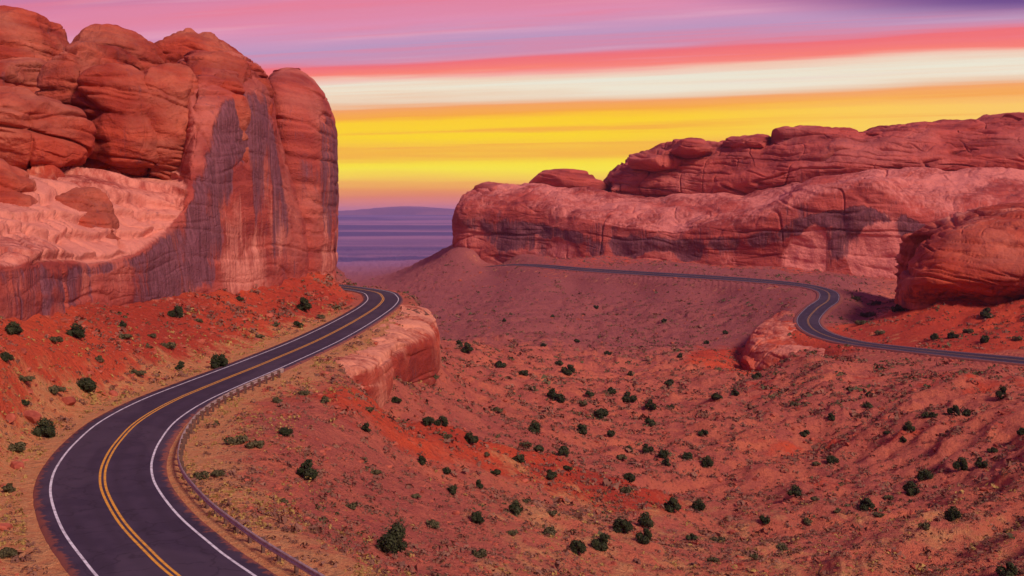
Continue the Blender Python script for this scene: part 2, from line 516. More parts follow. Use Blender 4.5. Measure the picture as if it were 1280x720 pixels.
# soils; the plain mask carries painted distance haze
w1 = fbm2(gx / 28, gy / 28, 4, 71)
verge = sstep(16, 5, gd1) * sstep(300, 180, gr)
uu = 640 + F * gx / np.maximum(gy, 1)
low = sstep(200, 120, gr + 50 * w1) * sstep(-14, 4, gx)
grass = np.clip(verge * 1.0 + low * .5 + .3 * sstep(6, 14, gd2) * sstep(26, 14, gd2), 0, 1)
talus = sstep(-20, -32, gx + 6 * w1) * sstep(330, 260, gr) * sstep(5, 8, gd1)
a0 = np.array(G(375, 520, -4))[:2]; a1 = np.array(G(748, 640, -22))[:2]           # the bare red spur
ab = a1 - a0; tt = np.clip(((gx - a0[0]) * ab[0] + (gy - a0[1]) * ab[1]) / (ab @ ab), 0, 1)
spur = sstep(8, 18, gd1) * sstep(18, 6, np.hypot(gx - a0[0] - tt * ab[0], gy - a0[1] - tt * ab[1]) + 7 * w1)
rb = sstep(395, 330, gy) * sstep(40, 62, gx - .12 * gy) * sstep(20, 40, gx) * 0
red_r = sstep(0, .3, w1) * sstep(20, 60, gx) * sstep(420, 280, gr) * .5
bench = sstep(118, 126, gx) * sstep(300, 335, gy) * sstep(440, 400, gy)
foot = sstep(.33, .36, gx / np.maximum(gy, 1)) * bench
mfoot = sstep(640, 760, gy) * sstep(1100, 900, gy) * .45 * sstep(-.02, .05, gx / np.maximum(gy, 1))
kx, ky = P(975, 440, 385)[:2]
kpatch = sstep(48, 16, np.hypot(gx - kx, (gy - ky) * .7) + 10 * w1)
bare = np.clip(kpatch + talus * .9 + spur + red_r + foot + bench * .7 + mfoot, 0, 1)
gz = gz + 1.6 * spur * sstep(60, 90, gr)
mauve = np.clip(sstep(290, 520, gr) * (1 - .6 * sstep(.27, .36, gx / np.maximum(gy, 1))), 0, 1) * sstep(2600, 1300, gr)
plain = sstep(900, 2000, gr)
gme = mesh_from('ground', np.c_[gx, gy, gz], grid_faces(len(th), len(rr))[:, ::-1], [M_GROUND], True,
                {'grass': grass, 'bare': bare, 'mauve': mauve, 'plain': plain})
tag(obj('ground', gme), kind='structure')
GZ = gz.reshape(len(th), len(rr)); LRR = np.log(rr)


def ground_z(x, y):
    """height of the ground sheet itself (bilinear in its own grid)"""
    t = np.arctan2(x, y); l = np.log(np.hypot(x, y))
    i = np.clip(np.searchsorted(th, t) - 1, 0, len(th) - 2); j = np.clip(np.searchsorted(LRR, l) - 1, 0, len(rr) - 2)
    a = np.clip((t - th[i]) / (th[i + 1] - th[i]), 0, 1); b = np.clip((l - LRR[j]) / (LRR[j + 1] - LRR[j]), 0, 1)
    return (GZ[i, j] * (1 - a) + GZ[i + 1, j] * a) * (1 - b) + (GZ[i, j + 1] * (1 - a) + GZ[i + 1, j + 1] * a) * b


_ds = np.exp(np.linspace(math.log(45), math.log(1500), 1400))


def hit(u, v):
    """where the line of sight through (u, v) first meets the ground"""
    x = (u - 640) / F * _ds; zl = CZ - (v - HV) / F * _ds
    g = ground_z(x, _ds); k = np.argmax(g >= zl)
    if not (g >= zl).any(): k = len(_ds) - 1
    return float(x[k]), float(_ds[k]), float(g[k])


# ------------------------------------------------------------------ roads
def build_road(c, half, tilt, lift):
    offs = np.linspace(-half, half, 15)
    v = strip(c, np.r_[-half - .35, offs, half + .35], lift, tilt)
    v[:, 0, 2] -= .5; v[:, -1, 2] -= .5
    lat = np.tile(np.r_[-half - .35, offs, half + .35], (len(c), 1))
    me = mesh_from('road', v.reshape(-1, 3), grid_faces(len(c), v.shape[1])[:, ::-1], [M_ASPH], True, {'lat': lat, 'along': np.tile(np.r_[0, np.cumsum(np.linalg.norm(np.diff(c, axis=0), axis=1))][:, None], (1, v.shape[1]))})
    r = tag(obj('road', me), kind='structure')

    def line(name, o, w, mat):
        s = strip(c, [o - w / 2, o + w / 2], lift + .006, tilt)
        obj(name, mesh_from(name, s.reshape(-1, 3), grid_faces(len(c), 2)[:, ::-1], [mat]), r)
    return r, line


r1, ln = build_road(ROAD1, 4.5, 0, .02)
for o in (-3.5, 3.5): ln('edge_line', o, .17, M_WHITE)
for o in (-.17, .17): ln('centre_line', o, .17, M_YELL)
r2, ln = build_road(ROAD2, 5.3, TILT2, .08)
for o in (-4.0, 4.0): ln('edge_line', o, .18, M_WORN_W)
for o in (-.2, .2): ln('centre_line', o, .2, M_WORN_Y)

# ------------------------------------------------------------------ guardrail along the inside of the bend
nl = lateral(ROAD1)
k0 = int(np.argmin(np.abs(ROAD1[:, 1] - 44))); k1 = int(np.argmin(np.hypot(ROAD1[:, 0] - G(300, 466, 0)[0], ROAD1[:, 1] - G(300, 466, 0)[1])))
gc = ROAD1[k0:k1] + nl[k0:k1] * 5.5
gc[:, 2] = 0
gn = nl[k0:k1]
grail = tag(empty('guardrail', tuple(gc[len(gc) // 2])), 'grey steel guardrail on short posts along the inside of the near road bend', 'guardrail')
prof = [(-.02, .42), (-.075, .47), (-.075, .53), (-.01, .575), (-.01, .605), (-.075, .65), (-.075, .71), (-.02, .76), (.0, .76),
        (-.05, .705), (-.05, .655), (.01, .61), (.01, .57), (-.05, .525), (-.05, .475), (0, .42)]
pv = np.stack([gc + gn * a + np.array([0, 0, .38 + (b - .42) * 1.22]) for a, b in prof + prof[:1]], 1)
part('rail', pv.reshape(-1, 3), grid_faces(len(gc), len(prof) + 1), M_STEEL, grail, smooth=False)


def box_verts(cx, ax, ay, az):
    """box around cx with half-axes ax, ay, az"""
    s = np.array([(-1, -1, -1), (1, -1, -1), (1, 1, -1), (-1, 1, -1), (-1, -1, 1), (1, -1, 1), (1, 1, 1), (-1, 1, 1)])
    return np.array(cx) + s[:, :1] * ax + s[:, 1:2] * ay + s[:, 2:] * az


BOXF = np.array([(0, 3, 2, 1), (4, 5, 6, 7), (0, 1, 5, 4), (1, 2, 6, 5), (2, 3, 7, 6), (3, 0, 4, 7)])
tg = np.gradient(gc, axis=0); tg /= np.linalg.norm(tg, axis=1)[:, None]
for k in range(1, len(gc) - 1, 3):
    pz = float(ground_z(gc[k, 0], gc[k, 1])) - .3
    top = .74
    a = box_verts(gc[k] + gn[k] * .22 + np.array([0, 0, (pz + top) / 2]), tg[k] * .08, gn[k] * .1, np.array([0, 0, (top - pz) / 2]))
    pst = part('post', a, BOXF, M_POST, grail, smooth=False)
    b = box_verts(gc[k] + gn[k] * .062 + np.array([0, 0, .59]), tg[k] * .07, gn[k] * .052, np.array([0, 0, .14]))
    blk = obj('spacer_block', mesh_from('spacer_block', b - np.array(grail.location), BOXF, [M_POST], False), pst)
e = box_verts(gc[-1] + np.array([0, 0, .5]), tg[-1] * .25, gn[-1] * .14, np.array([0, 0, .27]))
part('end_terminal', e, BOXF, M_STEEL, grail, smooth=False)


# ------------------------------------------------------------------ rock
def displace(v, n, k, beds=1.0, lumps=1.0, joints=1.0, seed=0, slabs=0.0, bulge=0.0):
    """weathering of a rock face: lumps, bedding grooves, upright joints, broken slabs on flat tops. k scales the sizes (1 near)"""
    x, y, z = v[:, 0] * k, v[:, 1] * k, v[:, 2] * k
    wz = z + .12 * x + 2.2 * fbm3(x / 22, y / 22, z / 22, 2, seed + 3)
    d = lumps * (1.1 * fbm3(x / 14, y / 14, z / 11, 3, seed) + .22 * fbm3(x / 3.2, y / 3.2, z / 2.2, 3, seed + 9))
    if bulge:
        d += bulge * (np.abs(fbm3(x / 26, y / 26, z / 42, 2, seed + 61)) * 2.4 - .6)
    b = perlin(x / 40, y / 40, wz / 6.5, seed + 21)
    d -= beds * 1.0 * np.exp(-(b / .055) ** 2) * sstep(-.35, .15, perlin(x / 18, y / 18, z / 9, seed + 23))
    b2 = perlin(x / 30, y / 30, wz / 2.8, seed + 25)
    d -= beds * .42 * np.exp(-(b2 / .08) ** 2) * sstep(-.1, .3, perlin(x / 12, y / 12, z / 6, seed + 27))
    d += beds * .6 * np.maximum(perlin(x / 46, y / 46, wz / 4.5, seed + 29), -.1)
    q = wz / 4.8 + .45 * perlin(0 * x, 0 * y, wz / 9, seed + 35)
    e = np.abs(2 * (q - np.floor(q)) - 1)
    d -= beds * .75 * e ** 9 * sstep(-.3, .25, perlin(x / 15, y / 15, wz / 12, seed + 36))
    j = perlin(x / 11, y / 11, z / 75, seed + 31)
    d -= joints * .9 * np.exp(-(j / .03) ** 2) * sstep(-.05, .3, perlin(x / 20, y / 20, z / 25, seed + 33))
    if np.any(slabs):
        up = sstep(.45, .75, n[:, 2]) * slabs
        q = wz / 2.6 + .7 * fbm3(x / 20, y / 20, z / 20, 3, seed + 41)
        fr = q - np.floor(q)
        d += up * 1.5 * (sstep(.42, .58, fr) - fr)
        for sc, dp, o in ((19, 2.2, 51), (9, 1.2, 53)):
            a = perlin(x / sc, y / (sc * .7), z / 40, seed + o)
            d -= up * dp * np.exp(-(a / .06) ** 2) * sstep(-.25, .15, perlin(x / 17, y / 17, 0, seed + o + 1))
        d += up * .16 * fbm3(x / 1.7, y / 1.7, z / 1.7, 3, seed + 45)
    return v + n * (d / k)[:, None]


def grid_normals(g, close=False):
    if close:
        a = np.roll(g, -1, 0) - np.roll(g, 1, 0)
    else:
        a = np.gradient(g, axis=0)
    b = np.gradient(g, axis=1)
    n = np.cross(a, b); l = np.linalg.norm(n, axis=2, keepdims=True)
    return n / np.maximum(l, 1e-9)


def net(name, cols, nu, nv, mat, parent, k, attr_fn=None, back=None, **kw):
    """a rock face through a net of control points (columns of (u, v, d) from foot to crown), closed behind and below"""
    A = np.array([[P(*p) for p in c] for c in cols])
    low = A[:, :1].copy(); low[:, 0, 2] -= (6 / k)
    A = np.concatenate([low, A], 1)
    if back:
        b1 = A[:, -1:].copy(); b1 += np.array([back[0], back[1], back[2]]) ; b2 = b1.copy(); b2[..., 2] = back[3]; b2[..., 1] += 8 / k
        A = np.concatenate([A, b1, b2], 1)
    g = cr(A, nu); g = np.swapaxes(cr(np.swapaxes(g, 0, 1), nv), 0, 1)
    n = grid_normals(g)
    mid = g[nu // 4:3 * nu // 4, nv // 8:nv // 2]; s = ((np.array([0, 0, CZ]) - mid) * n[nu // 4:3 * nu // 4, nv // 8:nv // 2]).sum(-1).mean()
    flip = s < 0
    if flip: n = -n
    v = displace(g.reshape(-1, 3), n.reshape(-1, 3), k, **kw)
    S, T = np.meshgrid(np.linspace(0, len(cols) - 1, nu), np.linspace(0, A.shape[1] - 1, nv) - 1, indexing='ij')
    var, pal = attr_fn(S, T, v.reshape(nu, nv, 3), n) if attr_fn else (0 * S, 0 * S)
    f = grid_faces(nu, nv)
    if flip: f = f[:, ::-1]
    return part(name, v, f, mat, parent, attrs={'varnish': var, 'pale': pal})


def lump(name, u, vtop, vbot, hw, d, depth, mat, parent, k, e1=.75, e2=.8, rot=0, seed=0, lean=0, flat=0, res=(330, 230), varn=0, pale=0, lowshade=0, **kw):
    """a rounded sandstone dome: its outline in the frame (centre u, rows, half-width) and its real distance and depth"""
    cx, cy, zt = P(u, vtop, d); zb = P(u, vbot, d)[2]
    rx = hw / F * d; rz = (zt - zb) * (.5 if not flat else 1); cz = (zt + zb) / 2 if not flat else zb
    nu, nv = res
    ph = np.linspace(0, 2 * math.pi, nu, endpoint=False); la = np.linspace(-math.pi / 2, math.pi / 2, nv)
    PH, LA = np.meshgrid(ph, la, indexing='ij')
    sp = lambda w, e: np.sign(w) * np.abs(w) ** e
    X = rx * sp(np.cos(LA), e1) * sp(np.cos(PH), e2); Y = depth * sp(np.cos(LA), e1) * sp(np.sin(PH), e2); Z = rz * sp(np.sin(LA), e1)
    rg = np.random.default_rng(900 + seed)
    U = np.stack([X / rx, Y / depth, Z / rz], -1)
    for _ in range(8):
        a = rg.uniform(0, 2 * math.pi); el = rg.uniform(-.25, .85); dv = np.array([math.cos(a) * math.cos(el), math.sin(a) * math.cos(el), math.sin(el)])
        sp_ = U @ dv; hh = sp_.max() * rg.uniform(.74, .9)
        U = U - np.maximum(sp_ - hh, 0)[..., None] * dv * .8
    U[..., 2] *= 1 / U[..., 2].max()
    X, Y, Z = U[..., 0] * rx, U[..., 1] * depth, U[..., 2] * rz
    X = X + lean * Z
    c, s = math.cos(rot), math.sin(rot)
    g = np.stack([cx + X * c - Y * s, cy + X * s + Y * c, cz + Z], -1)
    n = np.stack([np.cos(LA) * np.cos(PH) / rx, np.cos(LA) * np.sin(PH) / depth, np.sin(LA) / rz], -1)
    n /= np.linalg.norm(n, axis=-1, keepdims=True)
    n = np.stack([n[..., 0] * c - n[..., 1] * s, n[..., 0] * s + n[..., 1] * c, n[..., 2]], -1)
    v = displace(g.reshape(-1, 3), n.reshape(-1, 3), k, seed=seed, **kw)
    h = ((v[:, 2] - zb) / (zt - zb)).reshape(nu, nv)
    va = varn + lowshade * sstep(.45, .1, h) * sstep(.5, -.1, n[..., 2])  # shade under the dome overhangs painted in as darker low flanks
    return part(name, v, grid_faces(nu, nv, True), mat, parent, attrs={'varnish': va, 'pale': pale + 0 * h})


def stains(S, T, v, us, spots, k):
    """desert varnish and bleached scars: patches at (place along the wall, height row) with ragged edges"""
    u = np.interp(S, np.arange(len(us)), us)
    nz = fbm3(v[..., 0] / 7 * k, v[..., 1] / 7 * k, v[..., 2] / 16 * k, 3, 61); n2 = fbm3(v[..., 0] / 7 * k + 40, v[..., 1] / 7 * k, v[..., 2] / 9 * k, 3, 62)
    out = 0 * S
    for cu, ct, ru, rt, a in spots:
        q = ((u - cu) / ru + .55 * nz) ** 2 + ((T - ct) / rt + .55 * n2) ** 2
        out = out + a * sstep(1.5, .45, q)
    return out


# ---- the left cliff
cliff = tag(empty('sandstone_cliff', P(225, 378, 205)), 'huge red domed sandstone cliff with a dark streaked wall above the near road', 'cliff')


WALL_U = [-220, 0, 110, 180, 225, 255, 300, 334, 370, 380]


def wall_attr(S, T, v, n):
    up = n[..., 2]
    face = sstep(.6, .25, up) * sstep(-.6, .1, T)
    dark = stains(S, T, v, WALL_U, [(188, 1.1, 34, 1.2, .7), (225, 1.2, 34, 1.6, .8), (258, 1.9, 24, 1.4, .75), (284, 3.0, 22, 1.0, .6), (305, 3.3, 34, .8, .6), (336, 2.6, 16, 1.5, .5), (35, 1.45, 50, .6, .4), (85, .8, 30, .8, .45), (128, 1.75, 45, .3, .55),
                                    (20, .4, 40, .5, .35), (-100, 1.2, 70, .7, .4), (318, 1.9, 7, 1.0, .45), (347, 1.6, 8, 1.4, .5), (290, 1.6, 5, 1.0, .4),
                                    (152, 1.0, 22, .7, -.4), (300, .9, 32, 1.1, -.5), (335, .8, 16, 1.2, -.35), (107, .8, 6, 1.0, -.5)], 1.0)
    pal = sstep(.35, .62, up) * sstep(1.3, 2.1, T) * sstep(4.9, 4.1, S) * .72
    pal = pal + stains(S, T, v, WALL_U, [(300, .9, 32, 1.2, .28), (335, .8, 16, 1.3, .25), (155, 1.0, 20, .6, .35), (107, .8, 6, 1.0, .4)], 1.0)
    pal = pal + .22 * face * sstep(4.2, 5.2, S) * sstep(3.4, 2.2, T)
    return (.14 + dark) * face, pal


net('wall', [
    [(-220, 442, 94), (-220, 390, 95), (-216, 330, 98), (-205, 290, 114), (-195, 235, 140), (-190, 215, 170), (-190, 190, 210)],
    [(0, 406, 118), (0, 365, 118.5), (-1, 324, 121), (0, 285, 138), (5, 228, 166), (5, 208, 200), (5, 185, 240)],
    [(110, 393, 150), (110, 359, 150.5), (112, 328, 153), (116, 288, 166), (120, 224, 188), (120, 206, 215), (118, 185, 245)],
    [(180, 385, 172), (178, 346, 173), (180, 314, 175), (176, 272, 184), (170, 227, 198), (165, 205, 220), (160, 185, 250)],
    [(225, 379, 187), (222, 341, 188), (222, 302, 190), (226, 262, 194), (224, 228, 201), (205, 190, 222), (195, 150, 255)],
    [(255, 374, 197), (252, 330, 197.5), (252, 280, 199), (252, 225, 201), (247, 160, 206), (237, 105, 216), (228, 78, 240)],
    [(300, 366, 214), (299, 310, 214.5), (298, 240, 215.5), (297, 170, 217), (294, 112, 220), (286, 80, 230), (277, 68, 250)],
    [(334, 359, 230), (334, 300, 230), (334, 235, 231), (333, 165, 232.5), (330, 117, 235), (319, 87, 243), (302, 73, 262)],
    [(382, 351, 257), (380, 300, 257), (366, 240, 255), (350, 175, 253), (341, 122, 252), (329, 94, 260), (306, 77, 280)],
    [(392, 349, 280), (390, 300, 280), (372, 240, 280), (345, 170, 280), (325, 125, 285), (312, 98, 288), (300, 80, 300)],
], 760, 380, M_WALL, cliff, 1.0, wall_attr, back=(0, 30, -6, 0), beds=.28, lumps=.8, joints=.9, seed=100, slabs=1.0)


END_U = [340, 349, 385, 410, 419, 412, 370]


def end_attr(S, T, v, n):
    face = sstep(.55, .15, n[..., 2])
    dark = stains(S, T, v, END_U, [(409, 2.3, 12, 1.2, .65), (418, 1.4, 8, 1.4, .35), (362, .8, 10, 1.0, .4), (378, 1.6, 8, .8, .3)], 1.0)
    pal = stains(S, T, v, END_U, [(410, .7, 9, 1.2, .5), (385, .5, 16, .7, .3)], 1.0)
    return (.08 + dark) * face, pal


net('buttress', [
    [(340, 354, 290), (340, 295, 290), (338, 230, 290), (336, 165, 290), (334, 125, 291), (334, 103, 293), (342, 93, 298)],
    [(349, 352, 262), (349, 292, 262), (347, 225, 262), (343, 162, 262), (338, 118, 263), (338, 99, 269), (348, 90, 284)],
    [(385, 348, 261), (386, 290, 261), (386, 222, 261.5), (384, 162, 262.5), (377, 118, 265), (368, 96, 271), (360, 88, 286)],
    [(410, 345, 272), (411, 290, 272), (412, 222, 272.5), (410, 167, 274), (402, 126, 276), (388, 102, 281), (372, 89, 293)],
    [(419, 343, 288), (421, 290, 288), (423, 222, 288), (421, 168, 289), (411, 129, 291), (394, 104, 296), (376, 90, 304)],
    [(412, 342, 312), (414, 290, 312), (414, 222, 312), (412, 168, 312), (404, 132, 312), (390, 107, 312), (375, 92, 314)],
    [(370, 342, 335), (370, 290, 335), (370, 222, 335), (370, 168, 334), (370, 135, 333), (368, 112, 331), (362, 95, 328)],
], 320, 280, M_WALL, cliff, 1.0, end_attr, back=(-2, 9, -4, 0), beds=.7, lumps=.7, joints=.9, seed=140)

D = dict(mat=M_ROCK, parent=cliff, k=1.0, lumps=2.3, beds=1.35)
lump('dome', 4, 18, 165, 98, 250, 20, e1=.85, seed=1, **D)
lump('dome', 150, 36, 150, 60, 240, 13, e1=.8, e2=.9, seed=2, lean=-.15, **D)
lump('dome', 247, 35, 140, 62, 256, 15, e1=.85, seed=3, **D)
lump('dome', 20, 72, 170, 50, 220, 12, e1=.8, seed=4, **D)
lump('dome', 108, 54, 190, 48, 216, 12, e1=.74, seed=5, lean=.18, **D)
lump('dome', 132, 62, 130, 34, 222, 10, e1=.85, seed=15, lean=.1, **D)
lump('dome', 10, 104, 218, 92, 190, 13, e1=.85, seed=6, lean=-.5, lowshade=.25, **D)
lump('dome', -110, 60, 270, 90, 185, 18, e1=.9, seed=16, **D)
lump('dome', 156, 76, 226, 58, 211, 11, e1=.72, e2=.8, seed=7, lowshade=.22, lean=-.2, **D)
lump('dome', 210, 80, 238, 40, 214, 9, e1=.62, e2=.75, seed=17, lowshade=.25, **D)
lump('dome', 262, 66, 170, 50, 230, 10, e1=.7, seed=8, lean=.15, **D)
lump('dome', 300, 76, 190, 38, 242, 9, e1=.7, seed=18, **D)
lump('dome', -12, 194, 268, 62, 160, 8, e1=.9, seed=9, lean=-.3, flat=1, **D)
lump('dome', 96, 232, 300, 50, 173, 7.5, e1=1.0, seed=10, lean=.1, flat=1, **dict(D, k=1.3, lumps=2.2, beds=.7))
lump('dome', 52, 206, 245, 26, 184, 5.0, e1=.95, seed=19, pale=.5, flat=1, **dict(D, k=1.8, lumps=2.6, beds=1.5))
lump('dome', 283, 94, 290, 30, 223, 6, e1=.62, seed=11, varn=.12, lowshade=.3, **D)

# ---- the far mesa
mesa = tag(empty('sandstone_mesa', P(900, 336, 800)), 'long pink sandstone mesa with stained alcove walls beyond the far road', 'cliff')


MESA_U = [600, 567, 572, 605, 655, 710, 765, 830, 900, 960, 1010, 1065, 1105, 1150, 1210, 1300, 1460]


def mesa_attr(S, T, v, n):
    up = n[..., 2]
    face = sstep(.65, .25, up) * sstep(-.7, 0, T)
    dark = stains(S, T, v, MESA_U, [(595, 1.6, 18, .35, .5), (635, 1.2, 28, .9, .75), (676, 1.65, 28, .4, .7), (718, 1.5, 20, .35, .65), (785, 1.2, 27, .8, .75), (822, 1.5, 32, .5, .7),
                                    (860, 1.1, 24, .8, .7), (745, .9, 12, .5, .4), (905, 1.5, 16, .4, .5), (952, 1.6, 28, .35, .65), (992, 1.75, 18, .3, .6), (1028, 1.85, 30, .26, 1.0), (1056, 1.3, 17, .8, .9),
                                    (1080, 1.8, 32, .3, .9), (1148, 1.75, 26, .35, .9), (1035, 1.0, 8, .6, .4), (1190, 1.6, 26, .3, .4), (1005, .8, 26, .9, -.6), (1095, .85, 34, .9, -.8)], .45)
    pal = .38 * sstep(.25, .55, up) + .18 + stains(S, T, v, MESA_U, [(1005, .8, 28, .9, .8), (1095, .9, 38, 1.1, 1.0), (915, .7, 20, .6, .3), (700, .6, 22, .5, .25), (1200, 1.0, 50, 1.2, .3)], .45)
    return (.2 + dark * 1.15) * face, pal


def colm(b, mid, lip, s1, s2, top):
    bd = b[2]
    fill = lambda p, dd: p if len(p) == 3 else (p[0], p[1], bd + dd)
    return [b, fill(mid, 2), fill(lip, 1), fill(s1, 8), fill(s2, 45), fill(top, 90)]


net('wall', [
    colm((600, 318, 1010), (600, 292, 1010), (602, 268, 1010), (606, 252, 1010), (612, 242, 1015), (622, 236, 1020)),
    colm((567, 312, 935), (567, 290), (567, 268), (573, 252, 940), (584, 241, 950), (600, 234, 965)),
    colm((572, 313, 900), (572, 292), (572, 270), (577, 251), (590, 239, 925), (605, 232, 950)),
    colm((605, 317, 888), (605, 296), (605, 272), (610, 250), (620, 237, 915), (630, 231, 950)),
    colm((655, 321, 868), (655, 300), (655, 278), (657, 256), (662, 240, 905), (668, 231, 945)),
    colm((710, 325, 845), (710, 306), (710, 284), (712, 262), (716, 243, 890), (720, 231, 930)),
    colm((765, 328, 822), (765, 312), (765, 292), (766, 272), (768, 254), (770, 242)),
    colm((830, 331, 802), (830, 316), (830, 298), (831, 280), (833, 259), (835, 245)),
    colm((900, 335, 782), (900, 316), (900, 294), (901, 274), (903, 254), (905, 243)),
    colm((960, 338, 767), (960, 316), (960, 288), (961, 262), (962, 246), (963, 237)),
    colm((1010, 342, 754), (1010, 310), (1010, 272), (1011, 242), (1012, 228, 785), (1013, 222, 835)),
    colm((1065, 346, 741), (1065, 308), (1065, 262), (1066, 226), (1067, 219, 775), (1068, 216, 830)),
    colm((1105, 349, 733), (1105, 310), (1105, 266), (1107, 229), (1109, 219, 770), (1110, 215, 822)),
    colm((1150, 352, 727), (1150, 318), (1150, 280), (1152, 246, 742), (1154, 225, 772), (1155, 214, 818)),
    colm((1210, 354, 715), (1210, 322), (1210, 286), (1210, 252, 735), (1210, 227, 770), (1210, 212, 815)),
    colm((1300, 356, 700), (1300, 322), (1300, 286), (1300, 252, 722), (1300, 224, 760), (1300, 208, 810)),
    colm((1460, 360, 680), (1460, 322), (1460, 286), (1460, 250, 700), (1460, 220, 740), (1460, 200, 790)),
], 1000, 260, M_FAR, mesa, .42, mesa_attr, back=(0, 130, -10, -30), beds=.6, lumps=1.7, joints=.8, seed=200, slabs=.2, bulge=1.5)

# upper tier: thick rounded beds
us = [764, 776, 800, 825, 850, 880, 905, 932, 955, 985, 1020, 1050, 1085, 1112, 1150, 1190, 1230, 1260, 1300, 1380, 1480]
tops = [226, 207, 195, 184, 177, 177, 179, 171, 178, 168, 164, 162, 168, 160, 154, 156, 153, 146, 144, 140, 140]
bases = [242, 243, 245, 247, 248, 247, 245, 242, 240, 235, 229, 224, 220, 219, 218, 217, 215, 214, 212, 206, 200]
dd = np.interp(us, [764, 900, 1060, 1280, 1480], [930, 872, 815, 795, 770])
colsT = [[(790, 244 + 0 * f, 1010) if False else (790, 244 - 12 * f, 1010) for f in (0, .2, .45, .7, .9, 1.0)]]
for u, tv, bv, d_ in zip(us, tops, bases, dd):
    colsT.append([(u, bv + (tv - bv) * f + 4 * (f == 0), d_ + o) for f, o in ((0, 0), (.24, -4), (.48, 4), (.72, 14), (.92, 34), (1.0, 62))])


def tier_attr(S, T, v, n):
    return .10 * sstep(.4, 0, n[..., 2]) + 0 * S, 0 * S


net('upper_tier', colsT, 1000, 260, M_FAR, mesa, .62, tier_attr, back=(0, 90, -8, -20), beds=2.4, lumps=1.9, joints=1.1, seed=240)
E = dict(mat=M_FAR, parent=mesa, k=.42)
lump('dome', 706, 214, 262, 52, 960, 40, e1=.62, e2=.8, seed=31, beds=1.2, res=(220, 110), **E)
lump('dome', 618, 230, 262, 34, 945, 30, e1=.7, seed=32, res=(160, 90), **E)
for i, (u, tv, bv, hw, d_, e) in enumerate([(862, 175, 200, 30, 915, .8), (936, 168, 192, 30, 905, .85), (1012, 161, 190, 54, 890, .7), (1084, 162, 182, 22, 880, .9), (1130, 154, 182, 40, 872, .75),
                                            (1188, 151, 178, 44, 868, .8), (1236, 148, 176, 30, 862, .8), (1272, 141, 172, 36, 857, .75), (822, 187, 214, 34, 925, .9)]):
    lump('cap_rock', u, tv, bv, hw, d_, 34, e1=e, e2=.9, seed=50 + i, beds=1.3, lumps=2.0, res=(200, 100), **E)

# ---- the outcrop on the right
outc = tag(empty('sandstone_outcrop', P(1210, 394, 410)), 'dark red layered sandstone outcrop with a pale top on the right', 'rock outcrop')


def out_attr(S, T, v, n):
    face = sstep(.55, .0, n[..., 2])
    return face * (.10 + .42 * sstep(2.3, 1.2, T)), .5 * sstep(3.6, 4.4, T) * sstep(2.0, 3.4, S)  # foot darkened for varnish and for painted shade in the undercut


net('wall', [
    [(1150, 385, 480), (1150, 365, 480), (1152, 345, 480), (1158, 322, 480), (1166, 305, 480), (1180, 295, 482)],
    [(1120, 392, 428), (1120, 374, 428), (1123, 352, 428), (1138, 326, 432), (1154, 305, 440), (1172, 294, 455)],
    [(1128, 395, 406), (1128, 376, 405), (1131, 354, 402), (1146, 326, 408), (1164, 301, 420), (1186, 287, 445)],
    [(1165, 395, 399), (1165, 378, 401), (1164, 354, 391), (1170, 324, 397), (1186, 292, 410), (1210, 273, 442)],
    [(1205, 394, 396), (1205, 378, 398), (1204, 352, 387), (1206, 322, 393), (1214, 286, 407), (1230, 265, 440)],
    [(1245, 392, 392), (1245, 376, 394), (1244, 349, 383), (1246, 318, 389), (1250, 282, 404), (1258, 261, 436)],
    [(1295, 389, 388), (1295, 372, 390), (1295, 345, 379), (1295, 312, 385), (1297, 276, 401), (1300, 255, 432)],
    [(1400, 384, 380), (1400, 366, 382), (1400, 338, 372), (1400, 304, 378), (1402, 266, 394), (1405, 245, 425)],
    [(1480, 384, 420), (1480, 366, 420), (1480, 338, 418), (1480, 304, 420), (1480, 266, 424), (1480, 245, 440)],
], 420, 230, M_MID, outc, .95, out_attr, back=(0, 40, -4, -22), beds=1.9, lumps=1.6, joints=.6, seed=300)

# ---- rounded ledge under the near road, red knob under the far bend
ledge = tag(empty('sandstone_ledge', P(500, 470, 178)), 'rounded orange sandstone ledge dropping off below the near road verge', 'rock outcrop')
net('wall', [[(f[0], f[1], f[2]) for f in c[::-1]] for c in [
    [(362, 468, 138), (376, 475, 135), (386, 480, 133.5), (392, 486, 133), (396, 492, 133)],
    [(398, 453, 151), (420, 459, 148), (436, 468, 145.5), (442, 482, 145), (446, 494, 144.5)],
    [(440, 430, 171), (464, 439, 165), (480, 452, 161), (486, 474, 160.5), (489, 495, 160)],
    [(474, 408, 196), (498, 416, 188), (512, 434, 183), (515, 468, 182.5), (515, 500, 182)],
    [(496, 394, 216), (522, 402, 207), (541, 421, 201), (545, 458, 200.5), (544, 493, 200)],
    [(502, 387, 230), (529, 391, 228), (547, 405, 226), (551, 440, 227), (551, 478, 227)],
    [(498, 382, 247), (518, 384, 251), (534, 391, 256), (541, 422, 259), (541, 455, 260)],
]], 360, 200, M_ROCK, ledge, 1.0, lambda S, T, v, n: (.12 * sstep(.4, 0, n[..., 2]), .35 + .3 * sstep(.3, .8, n[..., 2])), beds=.5, lumps=.6, joints=.9, seed=400, slabs=.6)
knob = tag(empty('rock_shelf', P(965, 455, 375)), 'low pale orange rock shelf on the inside of the far road bend', 'rock outcrop')
